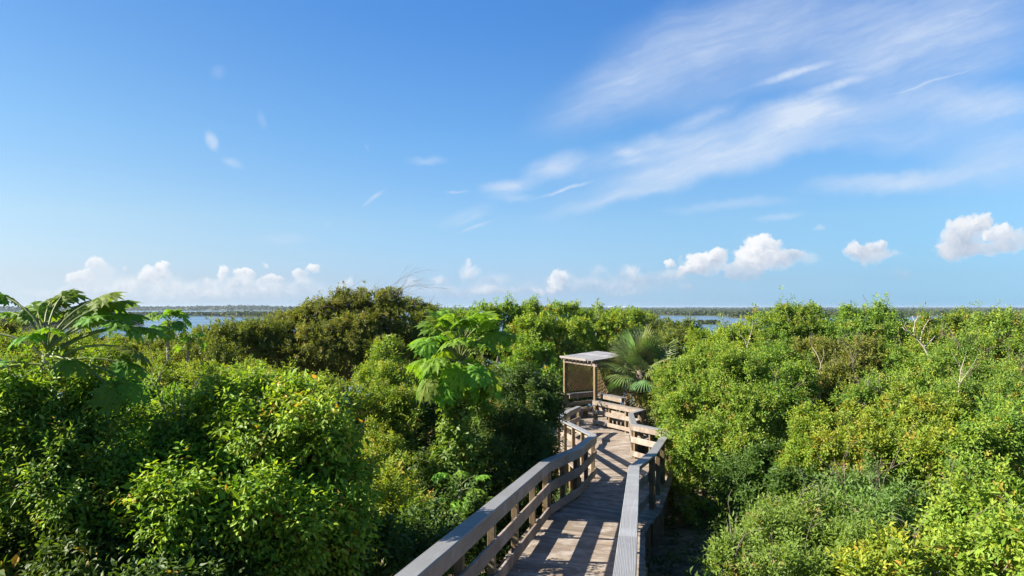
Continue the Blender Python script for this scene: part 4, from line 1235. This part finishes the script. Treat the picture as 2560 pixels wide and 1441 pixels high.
def papaya(label, hub, height, leaves, trunk_r=.06, lean=(0, 0), yellow=(), deep=1.0):
    root = empty('papaya_tree', (hub.x - lean[0], hub.y - lean[1], hub.z - height))
    tag(root, label, 'papaya tree', 'papaya trees')
    top = np.array([lean[0], lean[1], height])
    tb = TB()
    t = np.linspace(0, 1, 8)[:, None]
    pts = np.array([0, 0, -.3]) * (1 - t) + top * t + RNG.normal(size=(8, 3)) * .012
    tb.tube(pts, trunk_r * (1.25 - .45 * t[:, 0]), 9)
    tb.build('trunk', M['papaya_bark'], root)
    for i, (az, el, stalk, blade, droop) in enumerate(leaves):
        tint = (.34, .24, .03) if i in yellow else tuple(c * deep * RNG.uniform(.8, 1.25) for c in PAP)
        V, s, ix, mi, col = papaya_leaf_mesh(stalk, blade, droop, RNG.uniform(.25, .8), i, tint, RNG.uniform(.05, .22))
        o = fast_mesh('leaf', V, s, ix, [M['stalk'], M['papaya_leaf']], root, tint=col, matidx=mi, smooth=False)
        o.location = top + np.array([0, 0, -RNG.uniform(0, .22) if el < .5 else .03])
        o.rotation_euler = Euler((RNG.normal() * .25, -el, az), 'XYZ')
    return root


rr = random.Random(5)
# large papaya at the left edge: long bare stalks radiating from one hub
hub = at(118, 884, 7.4)
lv = []
for az, el, st_, bl, dr in [(0.05, .34, .92, .36, .95), (.35, .62, .80, .34, .8), (.75, .95, .78, .34, .55), (1.3, 1.05, .70, .36, .45), (-.2, .05, 1.0, .33, 1.1), (-.35, -.28, 1.0, .34, 1.1),
                            (2.2, .95, .85, .36, .6), (2.7, .72, .95, .36, .8), (3.1, .45, .95, .36, .9), (3.3, .1, .98, .34, 1.1), (-2.9, -.2, .95, .34, 1.0), (-2.4, -.5, .9, .32, 1.0),
                            (-1.9, -.7, .8, .3, .9), (-1.2, -.75, .75, .34, .8), (-.8, -.6, .85, .34, .9), (1.0, .35, .9, .34, .9), (1.9, .5, .9, .34, .9), (.2, .85, .62, .34, .6), (2.5, 1.15, .65, .34, .4), (-1.5, .6, .4, .3, .9), (.55, .78, 1.0, .34, .7), (2.9, 1.0, 1.0, .36, .6), (.1, .5, .75, .34, .8), (-.1, .25, .85, .34, .9), (.5, .42, .98, .34, .8), (1.1, .8, .95, .34, .6), (1.6, .75, .9, .34, .7), (2.4, .6, .8, .34, .8), (-.6, .3, .6, .32, .9), (-2.0, .3, .6, .32, .9), (.9, 1.15, .6, .34, .5), (1.9, 1.1, .9, .34, .5), (-.9, .75, .5, .32, .7), (0.3, 1.0, .9, .34, .6)]:
    lv.append((az, min(el, .98), st_ * (.80 if el > .7 else 1.0), bl * .86, dr * .75))
papaya('large papaya with long bare leaf stalks spreading from one hub at the left edge', hub, hub.z - float(ground_z(hub.x, hub.y)), lv, .065, deep=.82)
# small papaya against the water
hub = at(421, 808, 22)
lv = [(rr.uniform(0, 6.28), rr.uniform(.15, .75), rr.uniform(.45, .62), rr.uniform(.28, .34), rr.uniform(.7, 1.1)) for i in range(15)]
lv += [(i * 1.05, -.25 + rr.uniform(-.1, .1), .62, .24, 1.0) for i in range(6)] + [(rr.uniform(0, 6.28), 1.2, .35, .26, .5) for i in range(4)]
papaya('small papaya silhouetted against the lagoon on the left', hub, hub.z - float(ground_z(hub.x, hub.y)), lv, .05)
# second, lower flush of leaves of its neighbour
hub = at(470, 850, 22.5)
lv = [(rr.uniform(0, 6.28), rr.uniform(-.3, .6), rr.uniform(.3, .5), rr.uniform(.2, .26), rr.uniform(.7, 1.1)) for i in range(12)]
papaya('low dark leaved papaya crown at the foot of the small one', hub, 1.6, lv, .04)
# central papaya
hub = at(1150, 905, 13.4)
lv = []
for i in range(12): lv.append((i * .525 + .2, rr.uniform(1.0, 1.35), rr.uniform(.70, .92), .42, rr.uniform(.35, .75)))
for i in range(15): lv.append((i * .419, rr.uniform(.4, .8), rr.uniform(.72, .95), .44, rr.uniform(.55, .95)))
for i in range(14): lv.append((i * .449 + .3, rr.uniform(-.45, .1), rr.uniform(.60, .82), .42, rr.uniform(.75, 1.1)))
for i in range(6): lv.append((i * 1.05 - 2.6, rr.uniform(-.8, -.55), rr.uniform(.45, .6), .38, rr.uniform(.7, 1.0)))
lv.append((-1.5, -.95, .50, .22, .9))
papaya('central sunlit papaya with a dense umbrella of lobed leaves', hub, hub.z - float(ground_z(hub.x - .1, hub.y)), lv, .07, (.14, 0), yellow=(len(lv) - 1,))
# young papaya leaves low down in front of the vine
hub = at(1150, 1222, 11.6)
lv = [(-2.6, .25, .35, .24, .5), (-2.0, .05, .30, .24, .6), (-1.2, .35, .28, .25, .5), (-.5, .45, .3, .25, .4), (.3, .6, .35, .24, .4), (1.5, .7, .3, .22, .4), (2.6, .5, .4, .24, .5), (-.12, .1, .52, .19, .3), (-2.9, -.1, .4, .2, .7)]
papaya('young papaya with bright star shaped leaves low beside the handrail', hub, 1.5, lv, .03)

# vine smothering the central papaya's trunk
vb = at(1138, 1050, 13.25)
gz = float(ground_z(vb.x, vb.y))
vroot = empty('climbing_vine', (vb.x, vb.y, gz)); tag(vroot, 'curtain of climbing vine smothering the trunk of the central papaya', 'vine')
lob = []
for px, py, rx, ry in ((1140, 1015, 15, 36), (1138, 1055, 22, 34), (1134, 1095, 32, 36), (1150, 1100, 30, 34), (1128, 1140, 40, 36), (1165, 1140, 38, 36), (1150, 1180, 50, 36), (1125, 1190, 40, 34), (1180, 1190, 34, 34), (1210, 960, 30, 40), (1200, 1010, 24, 40)):
    c = at(px, py, 13.2 if px < 1190 else 14.0); s = 13.2 / F
    lob.append((c.x - vb.x, c.y - vb.y, c.z - gz, rx * s, rx * s, ry * s))
crown_mesh('leaves', lob, 'creeper', vroot, 10.5, 2.4, low=-2)
tb = TB()
for i in range(5):
    limb(tb, (RNG.normal() * .1, .1 + RNG.normal() * .08, -.1), (RNG.normal() * .1 + .05, .1 + RNG.normal() * .05, lob[0][2]), .012, .006, .06, 9)
tb.build('stem', M['twig'], vroot)

# ------------------------------------------------------------------ cabbage palm by the shelter
def fan_frond(petiole, rad, nleaf, spread, droop, tint, fold=.5):
    n = 6; t = np.linspace(0, 1, n)
    pts = np.stack([t * petiole, 0 * t, -.12 * petiole * t ** 2], 1)
    tv, tz, ti = tube_arrays(pts, np.linspace(.014, .008, n), 5)
    end = pts[-1]
    V = [tuple(v) for v in tv]; S = list(tz); I = list(ti); mi = [0] * len(tz)
    for j in range(nleaf):
        f = (j + .5) / nleaf * 2 - 1
        th = f * spread
        L = rad * (1 - .38 * abs(f) ** 1.6) * RNG.uniform(.9, 1.06)
        d = np.array([math.cos(th), math.sin(th), 0]); d[2] = -fold * abs(math.sin(th)) * .35
        s = np.array([-math.sin(th), math.cos(th), 0])
        k = len(V)
        for tt, w in ((0.04, .006), (.40, .026), (.75, .019), (1.0, .003)):
            dz = -droop * L * tt ** 2.4
            c = end + d * L * tt + np.array([.12 * rad * (1 - abs(f)), 0, dz])
            V.append(tuple(c + s * w + np.array([0, 0, .006]))); V.append(tuple(c - s * w))
        for q in range(3):
            I += [k + 2 * q, k + 2 * q + 1, k + 2 * q + 3, k + 2 * q + 2]; S.append(4); mi.append(1)
    col = np.tile(np.array(tint), (len(V), 1)) * RNG.uniform(.85, 1.15, (len(V), 1))
    return np.array(V), S, I, mi, col


pb = at(1602, 925, 30.0)
gz = float(ground_z(pb.x, pb.y))
palm = empty('cabbage_palm', (pb.x, pb.y, gz)); tag(palm, 'fan leaved cabbage palm with grey green fronds beside the shelter', 'palm tree')
hz = pb.z - gz
tb = TB(); t = np.linspace(0, 1, 14)
tb.tube(np.stack([.05 * np.sin(t * 3), 0 * t, -.3 + (hz + .3) * t], 1), .19 + .025 * np.cos(t * 40), 10)
for i in range(46):     # old leaf bases
    z = hz * RNG.uniform(.35, 1.0); a = RNG.uniform(0, 6.28)
    p = np.array([math.cos(a) * .17, math.sin(a) * .17, z])
    tb.tube([p, p + np.array([math.cos(a) * .10, math.sin(a) * .10, .16])], [.035, .018], 4)
tb.build('trunk', M['bark'], palm)
PALM = (.15, .205, .085)
for i in range(40):
    a = i * 2.3999 + RNG.uniform(-.2, .2)
    f = i / 39
    el = 1.42 - 1.45 * f + RNG.normal() * .08
    tint = tuple(c * RNG.uniform(.8, 1.35) for c in PALM)
    V, S, I, mi, col = fan_frond(RNG.uniform(.6, .95), RNG.uniform(.95, 1.2), 30, R(112), .12 + .22 * f, tint)
    o = fast_mesh('frond', V, S, I, [M['stalk'], M['palm_leaf']], palm, tint=col, matidx=mi)
    o.location = (0, 0, hz - .05 - .18 * f); o.rotation_euler = Euler((RNG.normal() * .35, -el, a), 'XYZ')
for i, a in enumerate((-1.2, -.7, -2.0, -2.5, -.2, -1.6)):     # dead and yellowing fronds hanging below
    tint = (.30, .26, .06) if i in (1, 4) else (.17, .12, .06)
    V, S, I, mi, col = fan_frond(.62, .8, 22, R(95), .5, tint)
    o = fast_mesh('frond', V, S, I, [M['stalk'], M['palm_leaf']], palm, tint=col, matidx=mi)
    o['label'] = 'yellowing hanging frond' if i in (1, 4) else 'dead brown hanging frond'
    o.location = (0, 0, hz - .3); o.rotation_euler = Euler((RNG.normal() * .2, 1.0 + .12 * i, a), 'XYZ')

# ------------------------------------------------------------------ bleached dead branches
def snag(label, pts_px, d, forks, r0):
    base = at(*pts_px[0], d)
    gz = float(ground_z(base.x, base.y))
    root = empty('dead_branch', (base.x, base.y, gz)); tag(root, label, 'dead tree', 'bleached dead branches')
    tb = TB()
    P0_ = [np.array(at(px, py, d) - root.location) for px, py in pts_px]
    P0_ = [np.array([.1, .1, 0])] + P0_
    tb.tube(P0_, np.linspace(r0 * 1.5, r0 * .6, len(P0_)), 7)
    for seq in forks:
        Q = [np.array(at(px, py, d + RNG.normal() * .15) - root.location) for px, py in seq]
        tb.tube(Q, np.linspace(r0 * .6, r0 * .22, len(Q)), 5)
    tb.build('limb', M['dead'], root)
snag('white bleached dead branch forking above the right bank', [(2325, 895), (2308, 865), (2290, 845)], 19.5,
     [[(2290, 845), (2272, 832), (2262, 815), (2258, 800)], [(2272, 832), (2262, 825), (2256, 818)], [(2290, 845), (2284, 825), (2288, 806), (2280, 790)], [(2288, 806), (2296, 790)],
      [(2300, 852), (2306, 830), (2314, 812), (2322, 800)], [(2306, 830), (2300, 815)], [(2310, 868), (2326, 855), (2338, 840)]], .030)
snag('thin grey dead branch forking near the end of the inlet', [(1872, 900), (1868, 870), (1862, 850)], 22,
     [[(1862, 850), (1850, 838), (1846, 825)], [(1868, 865), (1876, 840), (1880, 822), (1882, 800)], [(1870, 880), (1852, 872), (1838, 850)], [(1876, 840), (1870, 822)]], .013)
snag('slender pale dead stem fanning out on the right bank near the right edge', [(2395, 1000), (2398, 960), (2402, 925)], 15.6,
     [[(2402, 925), (2390, 900), (2378, 880)], [(2402, 925), (2412, 895), (2420, 860)], [(2398, 960), (2420, 930), (2440, 900), (2448, 870)], [(2398, 965), (2380, 935), (2372, 910)], [(2412, 895), (2405, 875)]], .009)
snag('grey twisted dead stem left of the brownish vine tangle', [(2050, 985), (2048, 940), (2052, 910)], 18.2,
     [[(2052, 910), (2042, 885), (2030, 868)], [(2052, 910), (2060, 890), (2058, 872)], [(2048, 940), (2030, 920), (2020, 890)]], .012)

# ------------------------------------------------------------------ undergrowth on the dune
cl = [((a + b) / 2).to_2d() for a, b in STN]
def corridor(x, y):
    best = np.full(x.shape, 1e9)
    for a, b in zip(cl[:-1], cl[1:]):
        ab = np.array(b - a); t = np.clip(((x - a[0]) * ab[0] + (y - a[1]) * ab[1]) / (ab @ ab), 0, 1)
        best = np.minimum(best, np.hypot(x - a[0] - t * ab[0], y - a[1] - t * ab[1]))
    return best
n = 24000
x = RNG.uniform(-26, 26, n); y = 1 + 44 * RNG.random(n) ** .8
dc = corridor(x, y)
platd = np.hypot(x - 3.4, y - 30.6)
h = (.25 + .8 * RNG.random(n)) * np.clip((dc - 1.1) / 1.2, .12, 1) * np.clip((platd - 4.6) / 1.5, .1, 1)
ok = np.abs(x) < y * .78 + 4
bare = (np.sin(x * 1.7 + 2) + np.cos(y * 1.3) > .9) & (dc > 1.0) & (dc < 3.2)
ok &= ~(bare & (RNG.random(n) < .85))
x, y, h = x[ok], y[ok], h[ok]
pos = np.stack([x, y, ground_z(x, y) + h * RNG.uniform(.3, 1, len(x))], 1)
out = unit(RNG.normal(size=(len(x), 3)) * .5 + UP)
a1 = make_leaves(pos, out, 'shade_tinted', .13, False)
V, S, I, m_ = leaf_geo(*a1[:5], False)
ug = fast_mesh('undergrowth', V, S, I, M['leaf'], tint=np.repeat(a1[5], m_, 0))
tag(ug, kind='stuff')
print('LEAVES', TOTAL[0], len(a1[0]))
